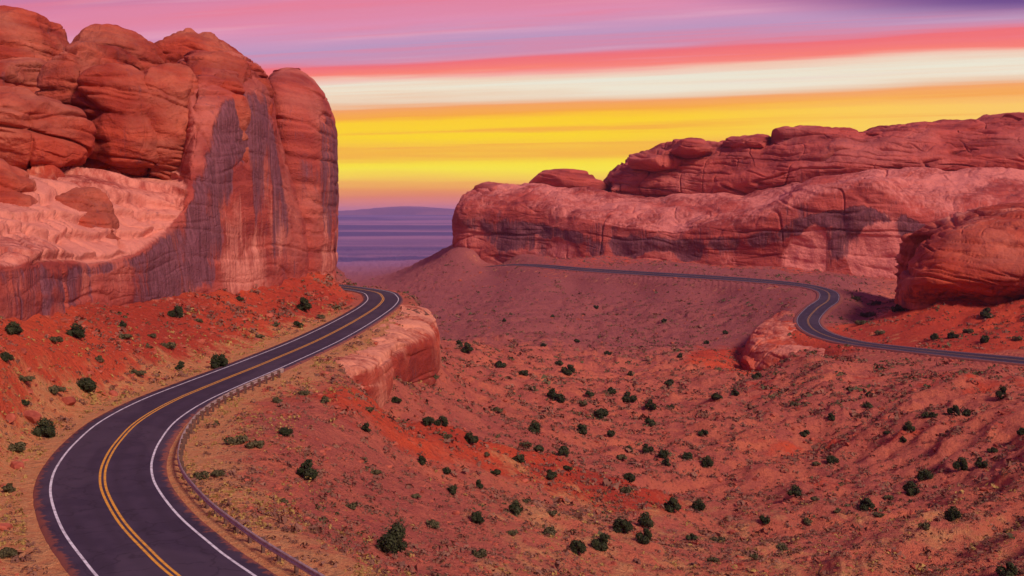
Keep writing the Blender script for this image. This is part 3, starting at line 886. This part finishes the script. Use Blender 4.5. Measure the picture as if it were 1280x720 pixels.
net('wall', [
    [(994, 379, 464), (982, 385, 460), (972, 391, 457), (966, 400, 455), (960, 410, 454)][::-1],
    [(993, 391, 442), (968, 397, 436), (950, 406, 430), (938, 422, 427), (932, 438, 426)][::-1],
    [(995, 404, 420), (966, 411, 409), (940, 423, 401), (928, 444, 398), (922, 466, 396)][::-1],
    [(1003, 417, 402), (982, 424, 391), (960, 436, 382), (948, 454, 379), (942, 472, 377)][::-1],
    [(1022, 428, 386), (1010, 432, 377), (996, 440, 370), (988, 454, 367), (982, 468, 366)][::-1],
    [(1056, 436, 363), (1044, 439, 359), (1032, 446, 355), (1026, 455, 352), (1020, 466, 351)][::-1],
], 300, 160, M_MID, knob, .8, lambda S, T, v, n: (.1 * sstep(.4, 0, n[..., 2]), .15 + .4 * sstep(.3, .8, n[..., 2])), beds=.6, lumps=1.0, joints=.9, seed=420, slabs=.25)
KN = dict(mat=M_MID, parent=knob, k=1.5, lumps=2.6, beds=1.6, joints=1.0, res=(220, 120))
lump('boulder', 944, 446, 480, 16, 384, 6, e1=.8, seed=61, lean=-.5, **KN)
lump('boulder', 975, 448, 476, 13, 372, 5, e1=.8, seed=62, lean=.4, **KN)

# ------------------------------------------------------------------ far range on the horizon
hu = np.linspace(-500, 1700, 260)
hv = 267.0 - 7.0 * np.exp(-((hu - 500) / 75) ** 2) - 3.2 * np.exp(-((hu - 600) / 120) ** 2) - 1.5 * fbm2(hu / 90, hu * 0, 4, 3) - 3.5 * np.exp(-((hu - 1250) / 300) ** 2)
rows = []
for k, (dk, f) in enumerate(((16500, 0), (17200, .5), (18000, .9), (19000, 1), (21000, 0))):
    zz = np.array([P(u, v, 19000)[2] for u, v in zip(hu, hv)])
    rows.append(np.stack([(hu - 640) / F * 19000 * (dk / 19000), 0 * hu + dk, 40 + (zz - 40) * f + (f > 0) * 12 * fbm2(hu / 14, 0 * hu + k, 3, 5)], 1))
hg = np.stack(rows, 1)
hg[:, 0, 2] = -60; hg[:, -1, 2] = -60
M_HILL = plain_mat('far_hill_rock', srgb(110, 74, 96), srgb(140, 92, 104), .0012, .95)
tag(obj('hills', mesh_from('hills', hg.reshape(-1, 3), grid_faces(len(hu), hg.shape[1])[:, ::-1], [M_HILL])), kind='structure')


# ------------------------------------------------------------------ plants
def crown_mesh(name, nleaf, size, seed, mat, squat=1.0, nblob=12):
    """a juniper crown of radius 1: leaf sprays spread through a few uneven clumps"""
    r = np.random.default_rng(seed)
    ang = r.uniform(0, 2 * math.pi, nblob); rad = np.sqrt(r.uniform(0, 1, nblob)) * .72
    bc = np.stack([np.cos(ang) * rad, np.sin(ang) * rad, r.uniform(.38, 1.45, nblob) * (1.05 - .45 * rad / .62)], 1)
    br = r.uniform(.18, .48, nblob)
    bt = r.uniform(0, 1, nblob)
    b = r.choice(nblob, nleaf, p=br ** 2 / (br ** 2).sum())
    d = r.normal(size=(nleaf, 3)); d /= np.linalg.norm(d, axis=1)[:, None]
    c = bc[b] + d * br[b][:, None] * (r.uniform(.35, 1, (nleaf, 1)) ** .5) * np.where(r.uniform(size=(nleaf, 1)) < .12, 1.45, 1)
    c[:, 2] = np.maximum(c[:, 2], .05) * squat
    t1 = np.cross(d, r.normal(size=(nleaf, 3))); t1 /= np.linalg.norm(t1, axis=1)[:, None]
    nn = d + .8 * r.normal(size=(nleaf, 3)); t2 = np.cross(nn, t1); t2 /= np.linalg.norm(t2, axis=1)[:, None]
    s = size * r.uniform(.6, 1.5, (nleaf, 1))
    v = np.stack([c - t1 * s - t2 * s * .5, c + t1 * s * .3 - t2 * s * .7, c + t1 * s * 1.1 + t2 * s * .2, c - t1 * s * .2 + t2 * s * .7], 1)
    tint = np.clip(bt[b] * .6 + r.uniform(0, .4, nleaf), 0, 1)
    return mesh_from(name, v.reshape(-1, 3), np.arange(nleaf * 4).reshape(-1, 4), [mat], False, {'tint': np.repeat(tint, 4)})


def tube(path, rads, ns=7):
    path = np.array(path, dtype=float); v = []
    for p, r in zip(path, rads):
        for k in range(ns):
            a = 2 * math.pi * k / ns
            v.append(p + np.array([math.cos(a) * r, math.sin(a) * r, 0]))
    n = len(path); f = []
    for i in range(n - 1):
        for k in range(ns):
            f.append((i * ns + k, i * ns + (k + 1) % ns, (i + 1) * ns + (k + 1) % ns, (i + 1) * ns + k))
    return np.array(v), np.array(f)


def trunk_mesh(seed):
    r = random.Random(seed); V = []; Fc = []; o = 0
    segs = [([(0, 0, -.25), (.03, .02, .2), (r.uniform(-.1, .1), r.uniform(-.1, .1), .6), (r.uniform(-.15, .15), 0, 1.15)], [.13, .11, .08, .03])]
    for k in range(4):
        a = r.uniform(0, 6.28); segs.append(([(0, 0, .15 + .1 * k), (math.cos(a) * .25, math.sin(a) * .25, .45 + .1 * k), (math.cos(a) * .5, math.sin(a) * .5, .8 + .12 * k)], [.06, .045, .015]))
    for p, rd in segs:
        v, f = tube(p, rd); V.append(v); Fc.append(f + o); o += len(v)
    return mesh_from('trunk', np.vstack(V), np.vstack(Fc), [M_BARK])


BIG = [crown_mesh('crown', 2600, .075, 200 + k, M_JUNI, 1.0, 14) for k in range(4)]
SML = [crown_mesh('shrub', 700, .13, 300 + k, M_JUNI, .95, 9) for k in range(5)]
SGE = [crown_mesh('shrub', 700, .11, 400 + k, M_SAGE, .62, 9) for k in range(4)]
TRK = [trunk_mesh(k) for k in range(3)]
TALL = crown_mesh('crown', 4200, .06, 77, M_JUNI, 1.22, 18)

# (u, v of the middle, width in px, kind)  kind: j juniper, s sage, t tall
TREES = [
    (492, 668, 42, 't'), (458, 535, 14, 'j'), (496, 498, 14, 'j'), (527, 575, 13, 'j'), (558, 588, 13, 'j'), (566, 612, 17, 'j'), (596, 646, 20, 'j'),
    (587, 548, 18, 'j'), (585, 435, 18, 'j'), (626, 454, 14, 'j'), (654, 467, 11, 'j'), (668, 535, 17, 'j'), (690, 492, 17, 'j'), (702, 497, 15, 'j'), (648, 572, 14, 'j'),
    (658, 554, 17, 's'), (672, 560, 14, 'j'), (689, 593, 17, 'j'), (703, 564, 16, 'j'), (708, 583, 12, 'j'), (645, 635, 20, 'j'), (658, 626, 12, 's'),
    (685, 664, 22, 's'), (691, 641, 14, 's'), (619, 590, 14, 'j'), (599, 605, 13, 'j'), (737, 491, 12, 'j'), (727, 536, 15, 'j'), (763, 541, 13, 'j'),
    (751, 517, 18, 'j'), (765, 488, 12, 'j'), (786, 497, 18, 'j'), (813, 506, 16, 'j'), (812, 526, 15, 'j'), (838, 478, 12, 'j'), (809, 560, 16, 'j'),
    (787, 560, 12, 'j'), (777, 573, 15, 's'), (787, 596, 17, 'j'), (782, 612, 18, 's'), (828, 568, 15, 'j'), (833, 578, 14, 'j'), (777, 655, 27, 'j'), (807, 652, 20, 'j'),
    (806, 670, 21, 'j'), (751, 677, 25, 'j'), (721, 684, 24, 'j'), (535, 525, 16, 'j'), (553, 525, 18, 'j'), (608, 567, 11, 's'), (835, 633, 12, 'j'),
    (666, 485, 11, 's'), (622, 511, 15, 's'), (730, 503, 16, 's'), (711, 461, 17, 'j'), (698, 453, 10, 'j'), (542, 470, 13, 's'), (574, 430, 11, 'j'),
    (788, 467, 9, 'j'), (540, 655, 20, 's'), (470, 590, 15, 's'), (440, 632, 16, 's'), (560, 545, 14, 's'), (520, 620, 14, 's'), (600, 690, 22, 's'), (640, 664, 16, 's'),
    (894, 495, 15, 'j'), (919, 491, 11, 'j'), (838, 509, 9, 'j'), (879, 540, 13, 'j'), (860, 569, 16, 'j'), (884, 579, 17, 'j'), (993, 504, 12, 's'),
    (1088, 491, 11, 'j'), (1083, 505, 13, 'j'), (1039, 521, 11, 'j'), (1007, 541, 14, 'j'), (1136, 533, 16, 'j'), (1108, 540, 9, 'j'), (1129, 551, 10, 'j'),
    (1156, 519, 10, 'j'), (1167, 518, 10, 'j'), (1194, 512, 16, 'j'), (1208, 516, 13, 'j'), (1252, 492, 17, 'j'), (1276, 539, 15, 'j'), (1041, 574, 17, 'j'),
    (1020, 580, 12, 's'), (994, 613, 18, 'j'), (1084, 630, 20, 'j'), (1097, 642, 13, 's'), (1110, 621, 12, 's'), (1139, 612, 20, 'j'), (1156, 594, 18, 'j'),
    (1202, 579, 20, 'j'), (1226, 579, 16, 'j'), (1240, 562, 12, 'j'), (1191, 642, 22, 'j'), (1156, 657, 17, 's'), (842, 632, 22, 'j'), (873, 632, 18, 'j'),
    (956, 649, 15, 'j'), (1008, 653, 14, 's'), (864, 670, 14, 'j'), (898, 673, 17, 's'), (892, 698, 15, 's'), (944, 696, 15, 's'),
    (976, 682, 19, 's'), (1260, 711, 28, 'j'), (1047, 638, 11, 's'), (1018, 624, 13, 's'), (947, 469, 13, 'j'), (982, 435, 10, 'j'), (937, 458, 9, 'j'),
    (1167, 420, 13, 'j'), (1192, 417, 14, 'j'), (1211, 413, 14, 's'), (1230, 423, 15, 'j'), (1273, 422, 15, 's'), (907, 414, 8, 'j'), (883, 427, 8, 'j'),
    (1122, 384, 15, 'j'), (1232, 391, 18, 'j'), (1085, 392, 17, 's'), (1070, 372, 13, 's'), (1076, 402, 15, 's'), (1095, 378, 12, 's'), (1100, 415, 12, 's'),
    (110, 480, 29, 'j'), (56, 536, 27, 'j'), (273, 450, 26, 'j'), (171, 464, 20, 's'), (29, 472, 22, 's'), (69, 487, 24, 's'), (8, 448, 17, 'j'),
    (20, 556, 30, 's'), (225, 457, 14, 'j'), (358, 538, 18, 'j'), (383, 588, 28, 'j'), (252, 592, 24, 's'), (272, 591, 20, 's'), (296, 548, 26, 's'), (318, 553, 24, 's'), (354, 627, 13, 's'),
    (31, 503, 12, 'j'), (95, 414, 21, 'j'), (17, 410, 20, 'j'), (222, 389, 21, 'j'), (381, 380, 24, 'j'), (69, 424, 20, 's'), (157, 420, 17, 's'), (153, 405, 12, 'j'),
    (300, 372, 10, 'j'), (372, 404, 13, 'j'), (345, 405, 13, 's'), (210, 430, 18, 's'), (190, 419, 12, 's'), (248, 400, 12, 's'), (125, 450, 15, 's'), (325, 420, 12, 's'),
    (380, 490, 15, 's'), (405, 500, 15, 's'), (345, 500, 14, 's'), (460, 510, 14, 's'), (8, 690, 26, 's'), (12, 610, 22, 's'), (400, 395, 12, 's'),
    (680, 430, 8, 'j'), (720, 425, 8, 'j'), (760, 440, 9, 'j'), (850, 445, 9, 'j'), (690, 395, 6, 'j'), (745, 385, 6, 'j'), (830, 400, 7, 'j'), (630, 400, 7, 'j'),
]
plant_list = []                                     # (object, u, v, w, kind)
cr_r = random.Random(5)
for u, v, w, kd in TREES:
    hgt = w * {'j': .95, 's': .62, 't': 1.5}[kd]
    x, y, z = hit(u, v + hgt * .42)
    rad = w / F * y * .5
    if kd == 't' or (kd == 'j' and w >= 16):
        o = empty('juniper_tree', (x, y, z - .05 * rad))
        c = obj('crown', TALL if kd == 't' else cr_r.choice(BIG), o)
        obj('trunk', cr_r.choice(TRK), o)
    else:
        o = obj('juniper_shrub' if kd == 'j' else 'sage_shrub', cr_r.choice(SML if kd == 'j' else SGE), None, (x, y, z - .05 * rad))
    s = rad * 1.05
    o.scale = (s * cr_r.uniform(.9, 1.1), s * cr_r.uniform(.9, 1.1), s * cr_r.uniform(.85, 1.1)); o.rotation_euler = (0, 0, cr_r.uniform(0, 6.28))
    plant_list.append((o, u, v, w, kd))

# ---- labels: the big ones are landmarks, the others are told by size and where they stand from the nearest landmark
LAND = {
    (492, 668): 'tall dark juniper on the slope by the end of the guardrail',
    (383, 588): 'round juniper alone on the verge right of the guardrail',
    (110, 480): 'large round juniper on the red talus left of the near road',
    (56, 536): 'bushy juniper beside the outer edge of the near bend',
    (273, 450): 'dark juniper hugging the uphill edge of the near road',
    (381, 380): 'juniper at the cliff foot where the near road disappears',
    (95, 414): 'juniper close under the dark streaked cliff wall at left',
    (777, 655): 'biggest round juniper at the bottom of the valley',
    (587, 548): 'mid-sized juniper below the end of the orange ledge',
    (585, 435): 'juniper at the corner of the orange ledge',
    (690, 492): 'left juniper of a touching pair on the middle valley slope',
    (1260, 711): 'juniper cut by the bottom edge in the right corner',
    (1191, 642): 'large juniper alone low on the right-hand slope',
    (1202, 579): 'wide juniper on the upper right-hand slope',
    (1252, 492): 'juniper just below the far road near the right edge',
    (994, 613): 'round juniper alone in the lower middle of the valley',
    (842, 632): 'left one of two junipers side by side in the valley bottom',
    (1136, 533): 'round juniper halfway up the right-hand slope',
    (894, 495): 'juniper on the valley floor below the rock shelf',
    (1041, 574): 'round juniper between the valley bottom and the right-hand slope',
    (1230, 423): 'rightmost dark juniper on the red bench under the outcrop',
    (1122, 384): 'dark juniper at the left foot of the red outcrop',
}
land = [(u, v, t) for (u, v), t in LAND.items()]
SHORT = {
    (492, 668): 'the tall juniper by the guardrail', (383, 588): 'the lone juniper on the verge', (110, 480): 'the large juniper on the talus',
    (56, 536): 'the bushy juniper at the near bend', (273, 450): 'the juniper hugging the near road', (381, 380): 'the juniper where the road disappears',
    (95, 414): 'the juniper under the streaked wall', (777, 655): 'the biggest valley juniper', (587, 548): 'the juniper below the orange ledge', (585, 435): 'the juniper at the ledge corner',
    (690, 492): 'the touching pair of junipers', (1260, 711): 'the juniper in the bottom right corner', (1191, 642): 'the large juniper low on the right slope', (1202, 579): 'the wide juniper on the right slope',
    (1252, 492): 'the juniper below the far road', (994, 613): 'the round juniper in the lower valley', (842, 632): 'the side-by-side valley junipers', (1136, 533): 'the juniper halfway up the right slope',
    (894, 495): 'the juniper below the rock shelf', (1041, 574): 'the juniper between valley and right slope', (1230, 423): 'the juniper on the red bench', (1122, 384): 'the juniper at the outcrop foot'}
DIRS = ['right of', 'above and right of', 'above', 'above and left of', 'left of', 'below and left of', 'below', 'below and right of']
GRP = {'j': 'junipers dotted over the slopes', 't': 'junipers dotted over the slopes', 's': 'low sage bushes on the slopes'}
pending = {}
for o, u, v, w, kd in plant_list:
    cat = 'tree' if (kd == 't' or kd == 'j' and w >= 16) else 'shrub'
    if (u, v) in LAND:
        tag(o, LAND[(u, v)], cat, GRP[kd]); continue
    lu, lv, _ = min(land, key=lambda q: math.hypot(q[0] - u, q[1] - v))
    a = math.degrees(math.atan2(-(v - lv), u - lu)) % 360
    kind = {'j': ('juniper' if w >= 16 else 'small juniper' if w >= 12 else 'tiny juniper'), 's': ('wide sage bush' if w >= 18 else 'sage bush' if w >= 14 else 'small sage bush')}[kd]
    pending.setdefault((kind, DIRS[int((a + 22.5) // 45) % 8], SHORT[(lu, lv)]), []).append((math.hypot(lu - u, lv - v), o, cat, GRP[kd]))
for (kind, dr, s), items in pending.items():
    items.sort(key=lambda q: q[0])
    for k, (_, o, cat, g) in enumerate(items):
        w_ = '' if len(items) == 1 else ('nearer ' if k == 0 else 'farther ') if len(items) == 2 else ('nearest ', 'second nearest ', 'third nearest ', 'fourth nearest ', 'fifth nearest ')[min(k, 4)]
        tag(o, f'{w_}{kind} {dr} {s}', cat, g)


# ------------------------------------------------------------------ stones one can count
def stone_mesh(seed):
    import bmesh
    bm = bmesh.new(); bmesh.ops.create_icosphere(bm, subdivisions=3, radius=1)
    v = np.array([q.co[:] for q in bm.verts]); f = np.array([[q.index for q in p.verts] for p in bm.faces]); bm.free()
    r = np.random.default_rng(seed)
    for k in range(9):                              # knock flat faces off
        d = r.normal(size=3); d /= np.linalg.norm(d); h = r.uniform(.55, .85)
        s = v @ d; v = v - np.maximum(s - h, 0)[:, None] * d[None] * .92
    v = v * (1 + .10 * fbm3(v[:, 0] * 1.6 + seed, v[:, 1] * 1.6, v[:, 2] * 1.6, 4, seed))[:, None]
    return mesh_from('stone', v * np.array([1, .8, .62]), f, [M_RUBBLE], False)


STN = [stone_mesh(k) for k in range(5)]
STONES = [
    (36, 517, 30, 'broad slab of rock on the talus beside the near bend'), (84, 500, 22, 'tilted rock below the large talus juniper'), (142, 490, 16, 'small pale rock midway up the red talus'),
    (20, 578, 24, 'dark boulder at the left edge beside the near bend'), (250, 425, 13, 'stone at the road edge below the streaked wall'), (306, 398, 12, 'stone on the talus under the pale part of the wall'),
    (336, 392, 14, 'pale broken block under the cliff near the far end'), (350, 397, 11, 'smaller block right beside the pale broken block'), (408, 372, 9, 'pebble-sized stone at the buttress foot'),
    (10, 520, 20, 'boulder at the left edge above the near bend'), (190, 440, 12, 'stone on the middle of the red talus'), (6, 655, 26, 'reddish boulder in the bottom left corner'),
    (632, 500, 10, 'pale stone lying below the orange ledge end'), (655, 600, 11, 'stone on the bare red spur'), (700, 622, 10, 'stone at the lower end of the bare red spur'),
    (450, 575, 11, 'stone on the slope right of the verge juniper'), (570, 640, 11, 'stone left of the slope junipers'), (900, 600, 10, 'stone on the valley bottom'),
    (1060, 600, 11, 'stone below the valley junipers on the right'), (1170, 560, 10, 'stone on the upper right-hand slope'), (1230, 610, 13, 'larger stone on the right-hand slope'), (1120, 690, 13, 'stone near the bottom edge at right'),
    (930, 455, 12, 'red block fallen below the pale rock shelf'), (600, 340, 7, 'pale block on the talus at the left end of the mesa'), (575, 350, 6, 'small block below the left end of the mesa'),
]
for i, (u, v, w, lab) in enumerate(STONES):
    x, y, z = hit(u, v + w * .25)
    s = w / F * y * .5
    o = obj('boulder', STN[i % 5], None, (x, y, z + s * .1)); o.scale = (s, s, s * cr_r.uniform(.8, 1.3)); o.rotation_euler = (cr_r.uniform(-.3, .3), cr_r.uniform(-.3, .3), cr_r.uniform(0, 6.28))
    tag(o, lab, 'boulder', 'loose boulders on the slopes')


# ------------------------------------------------------------------ uncountable ground cover
def scatter(n, keep, seed, r0=52, r1=900):
    r = np.random.default_rng(seed)
    t = r.uniform(-.50, .50, n); l = r.uniform(math.log(r0), math.log(r1), n)
    x = np.sin(t) * np.exp(l); y = np.cos(t) * np.exp(l)
    d1, _, _ = near_road(ROAD1, x, y, 30); d2, _, _ = near_road(ROAD2, x, y, 30)
    m = (d1 > 5.4) & (d2 > 6.5) & (r.uniform(size=n) < keep(x, y, d1, d2))
    x, y = x[m], y[m]
    return x, y, ground_z(x, y), r


def tufts(name, n, keep, mat, size, seed, leaves=9, flat=.7, r1=900, r0=52):
    x, y, z, r = scatter(n, keep, seed, r0, r1)
    m = len(x)
    s = size * r.lognormal(0, .45, m) * np.clip(np.hypot(x, y) / 130, .75, 2.2)
    d = r.normal(size=(m, leaves, 3)); d[..., 2] = np.abs(d[..., 2]); d /= np.linalg.norm(d, axis=2, keepdims=True)
    c = d * r.uniform(.3, 1, (m, leaves, 1)) * np.array([1, 1, flat])
    a = np.cross(d, r.normal(size=(m, leaves, 3))); a /= np.linalg.norm(a, axis=2, keepdims=True)
    b = np.cross(d + .6 * r.normal(size=(m, leaves, 3)), a); b /= np.linalg.norm(b, axis=2, keepdims=True)
    w = .38
    q = np.stack([c - a * w, c + b * w * .9, c + a * w * .9 - b * w * .2], 2) * s[:, None, None, None]
    q[..., 0] += x[:, None, None]; q[..., 1] += y[:, None, None]; q[..., 2] += z[:, None, None]
    tint = np.repeat(np.clip(r.uniform(0, 1, (m, 1)) * .7 + r.uniform(0, .3, (m, leaves)), 0, 1).ravel(), 3)
    return obj(name, mesh_from(name, q.reshape(-1, 3), np.arange(m * leaves * 3).reshape(-1, 3), [mat], False, {'tint': tint}))


def k_scrub(x, y, d1, d2):
    lowr = sstep(70, 25, np.abs(x - 25 - .08 * (y - 120))) * .35
    return np.clip(sstep(-.25, .35, fbm2(x / 16, y / 16, 3, 91)) * .8 + lowr, 0, 1) * (1 - .55 * sstep(14, 6, d1))


def k_grass(x, y, d1, d2):
    g = sstep(20, 7, d1) * sstep(260, 150, np.hypot(x, y)) + .42 * sstep(190, 110, np.hypot(x, y)) * sstep(-12, 10, x)
    return np.clip(g * sstep(-.2, .3, fbm2(x / 8, y / 8, 3, 93) + .1), 0, 1)


def k_sage(x, y, d1, d2):
    return sstep(.05, .45, fbm2(x / 20, y / 20, 3, 95)) * .8 * (1 - .8 * sstep(14, 6, d1))


tag(tufts('dry_scrub', 66000, k_scrub, M_SCRUB, .34, 1), 'low dry reddish scrub speckling the slopes and valley floor', 'scrub', kind='stuff')
tag(tufts('dry_grass', 52000, k_grass, M_GRASS, .22, 2, 8, .9, 300), 'straw coloured dry grass along the near road verge', 'grass', kind='stuff')
tag(tufts('low_sage', 7000, k_sage, M_SAGE, .40, 3), 'grey-green low sage scattered thinly over the slopes', 'scrub', kind='stuff')


def rubble(n, seed):
    def kr(x, y, d1, d2):
        tal = sstep(-20, -30, x) * sstep(300, 240, np.hypot(x, y))
        ms = sstep(700, 800, y) * .5
        return np.clip(.30 + tal * .6 + ms, 0, 1) * sstep(-.3, .35, fbm2(x / 12, y / 12, 3, 97)) * sstep(6, 9, d1)
    x, y, z, r = scatter(n, kr, seed)
    m = len(x)
    base = np.array([(1, 0, 0), (0, 1, 0), (-1, 0, 0), (0, -1, 0), (.55, .55, .7), (-.55, .55, .7), (-.55, -.55, .7), (.55, -.55, .7)])
    fc = np.array([(0, 1, 4), (1, 5, 4), (1, 2, 5), (2, 6, 5), (2, 3, 6), (3, 7, 6), (3, 0, 7), (0, 4, 7), (4, 5, 6), (4, 6, 7)])
    s = .15 * np.minimum(r.lognormal(0, .55, m), 2.6) * np.clip(np.hypot(x, y) / 120, .8, 2.4)
    v = base[None] * r.uniform(.6, 1.3, (m, 8, 1)) * np.stack([r.uniform(.8, 1.5, m), r.uniform(.7, 1.1, m), r.uniform(.6, 1.1, m)], -1)[:, None] + 0.0
    a = r.uniform(0, 6.28, m)[:, None]
    vx = v[..., 0] * np.cos(a) - v[..., 1] * np.sin(a); vy = v[..., 0] * np.sin(a) + v[..., 1] * np.cos(a)
    q = np.stack([vx, vy, v[..., 2] - .15], -1) * s[:, None, None] + np.stack([x, y, z], -1)[:, None]
    f = (fc[None] + (np.arange(m) * 8)[:, None, None]).reshape(-1, 3)
    return obj('rubble', mesh_from('rubble', q.reshape(-1, 3), f, [M_RUBBLE], False))


tag(tufts('dark_scrub', 26000, lambda x, y, d1, d2: sstep(-.1, .45, fbm2(x / 30, y / 30, 4, 99)) * .7, M_SAGE, .36, 6, 8, .6, 1100, 230), 'dark low brush speckling the far valley floor', 'scrub', kind='stuff')
tag(rubble(75000, 4), 'loose red stone rubble strewn over the talus and slopes', 'rubble', kind='stuff')

# ------------------------------------------------------------------ air
hz = np.array([(sx * 26000, sy, sz) for sz in (-90, 165) for sx, sy in ((-1, -8000), (1, -8000), (1, 26000), (-1, 26000))], dtype=float)
mh = bpy.data.materials.new('air'); mh.use_nodes = True
t = NT(mh.node_tree); t.n.remove(t.n['Principled BSDF'])
pv_ = t.add('ShaderNodeVolumePrincipled'); pv_.inputs['Color'].default_value = (.55, .50, 1.0, 1); pv_.inputs['Density'].default_value = 3.5e-5
pv_.inputs['Anisotropy'].default_value = 0
t.l.new(pv_.outputs[0], t.n['Material Output'].inputs['Volume'])
hzo = obj('haze', mesh_from('haze', hz, BOXF, [mh], False)); tag(hzo, kind='stuff')

# ------------------------------------------------------------------ sky and light
SUN_EL, SUN_AZ = math.radians(38), math.radians(140)         # azimuth clockwise from the view axis (+Y): behind, a little right
w = bpy.data.worlds.new('World'); SC.world = w; w.use_nodes = True
t = NT(w.node_tree); bg = t.n['Background']
tc = t.add('ShaderNodeTexCoord').outputs['Generated']
sep = t.add('ShaderNodeSeparateXYZ'); t.l.new(tc, sep.inputs[0]); X, Y, Z = sep.outputs
den = t.math('MAXIMUM', t.math('ABSOLUTE', t.math('ADD', Y, t.math('MULTIPLY', X, .34))), .04)
p0 = t.math('DIVIDE', Z, den); az = t.math('DIVIDE', X, den)
cv = t.add('ShaderNodeCombineXYZ'); t.put(cv.inputs[0], t.math('MULTIPLY', az, 1.3)); t.put(cv.inputs[1], t.math('MULTIPLY', p0, 16))
n1 = t.noise(cv.outputs[0], 1.6, 4, .5).outputs['Fac']
cv2 = t.add('ShaderNodeCombineXYZ'); t.put(cv2.inputs[0], t.math('MULTIPLY', az, 2.2)); t.put(cv2.inputs[1], t.math('MULTIPLY', p0, 75))
n2 = t.noise(cv2.outputs[0], 1, 4, .55).outputs['Fac']
pp = t.math('ADD', p0, t.math('MULTIPLY', t.math('SUBTRACT', n1, .5), .020))
pp = t.math('ADD', pp, t.math('MULTIPLY', t.math('SUBTRACT', n2, .5), .020))
rp = t.add('ShaderNodeValToRGB'); t.put(rp.inputs[0], t.math('DIVIDE', pp, .22, clamp=True))
stops = [(0, (222, 128, 124)), (.0085, (236, 134, 108)), (.015, (238, 138, 84)), (.0226, (246, 160, 72)), (.030, (252, 196, 72)), (.040, (255, 234, 50)), (.047, (255, 228, 38)),
         (.055, (250, 184, 52)), (.0625, (251, 196, 52)), (.070, (255, 216, 18)), (.085, (255, 208, 28)), (.091, (250, 172, 56)), (.098, (246, 164, 96)), (.1024, (238, 200, 168)),
         (.110, (240, 232, 210)), (.119, (236, 232, 214)), (.1255, (244, 196, 176)), (.130, (250, 128, 114)), (.139, (240, 112, 120)), (.1445, (212, 140, 170)), (.154, (188, 150, 190)),
         (.163, (202, 150, 188)), (.178, (222, 142, 176)), (.193, (226, 132, 160)), (.206, (222, 132, 164)), (.22, (204, 124, 162))]
el = rp.color_ramp.elements
el[0].position = 0; el[0].color = srgb(*stops[0][1]); el[1].position = 1; el[1].color = srgb(*stops[-1][1])
for q, c in stops[1:-1]:
    e_ = el.new(q / .22); e_.color = srgb(*c)
hi = t.ramp(p0, .20, .9)
up = t.mix(t.ramp(n1, .35, .65), (.78, .44, .60, 1), (1.05, .57, .64, 1))
band = t.math('MULTIPLY', t.math('MULTIPLY', t.ramp(az, .08, .45), t.ramp(p0, .03, .06)), t.math('SUBTRACT', 1, t.ramp(p0, .085, .105)))
lowc = t.mix(t.math('MULTIPLY', band, .6), rp.outputs[0], srgb(252, 196, 130))
cv3 = t.add('ShaderNodeCombineXYZ'); t.put(cv3.inputs[0], t.math('MULTIPLY', az, 1.1)); t.put(cv3.inputs[1], t.math('MULTIPLY', p0, 62))
n3 = t.noise(cv3.outputs[0], 1, 6, .6, .4).outputs['Fac']
yel = t.math('MULTIPLY', t.ramp(p0, .042, .058), t.math('SUBTRACT', 1, t.ramp(p0, .09, .105)))
lowc = t.mix(t.math('MULTIPLY', t.math('MULTIPLY', t.ramp(n3, .5, .64), yel), .75), lowc, srgb(246, 156, 64))
crm = t.math('MULTIPLY', t.ramp(p0, .1, .108), t.math('SUBTRACT', 1, t.ramp(p0, .12, .13)))
lowc = t.mix(t.math('MULTIPLY', t.math('MULTIPLY', t.ramp(n3, .48, .66), crm), .5), lowc, srgb(246, 196, 160))
pnk = t.math('MULTIPLY', t.ramp(p0, .125, .15), t.ramp(n3, .5, .66))
lowc = t.mix(t.math('MULTIPLY', pnk, .42), lowc, srgb(238, 122, 142))
glow = t.math('MULTIPLY', t.math('MULTIPLY', t.ramp(n2, .5, .7), t.ramp(p0, .1, .12)), .25)
lowc = t.mix(glow, lowc, srgb(240, 190, 206))
clouds = t.mix(hi, lowc, up)
# dark purple cloud in the upper right
pc = t.math('MULTIPLY', t.ramp(t.math('ADD', az, t.math('MULTIPLY', t.math('SUBTRACT', p0, .16), 5)), .22, .42), t.ramp(t.math('ADD', p0, t.math('MULTIPLY', t.math('SUBTRACT', n1, .5), .03)), .142, .168))
clouds = t.mix(t.math('MULTIPLY', pc, .95), clouds, srgb(104, 70, 138))
sky = t.add('ShaderNodeTexSky', sky_type='NISHITA', sun_disc=False); sky.sun_elevation = SUN_EL; sky.sun_rotation = SUN_AZ
skyc = t.mix(1, sky.outputs[0], (.07, .07, .07, 1), 'MULTIPLY')
t.l.new(t.mix(.98, skyc, clouds), bg.inputs[0]); bg.inputs[1].default_value = .45

sl = bpy.data.lights.new('sun', 'SUN'); sl.energy = 1.5; sl.angle = math.radians(14); sl.color = (1, .78, .66)
so = bpy.data.objects.new('sun', sl); COL.objects.link(so)
dx, dy, dz = math.sin(SUN_AZ) * math.cos(SUN_EL), math.cos(SUN_AZ) * math.cos(SUN_EL), math.sin(SUN_EL)
from mathutils import Vector
so.rotation_euler = Vector((dx, dy, dz)).to_track_quat('Z', 'Y').to_euler(); so.location = (0, -50, 200)

# ------------------------------------------------------------------ camera and view
cam = bpy.data.cameras.new('camera'); co = bpy.data.objects.new('camera', cam); COL.objects.link(co)
co.location = (0, 0, CZ); co.rotation_euler = (math.radians(90), 0, 0)
cam.sensor_width = 36; cam.lens = 36 * F / 1280; cam.shift_y = -(360 - HV) / 1280
cam.clip_start = .5; cam.clip_end = 120000
SC.camera = co
vs = SC.view_settings; vs.view_transform = 'Standard'; vs.look = 'None'; vs.exposure = 1.18; vs.gamma = 1
SC.cycles.max_bounces = 6; SC.cycles.volume_bounces = 1
SC.cycles.use_denoising = True
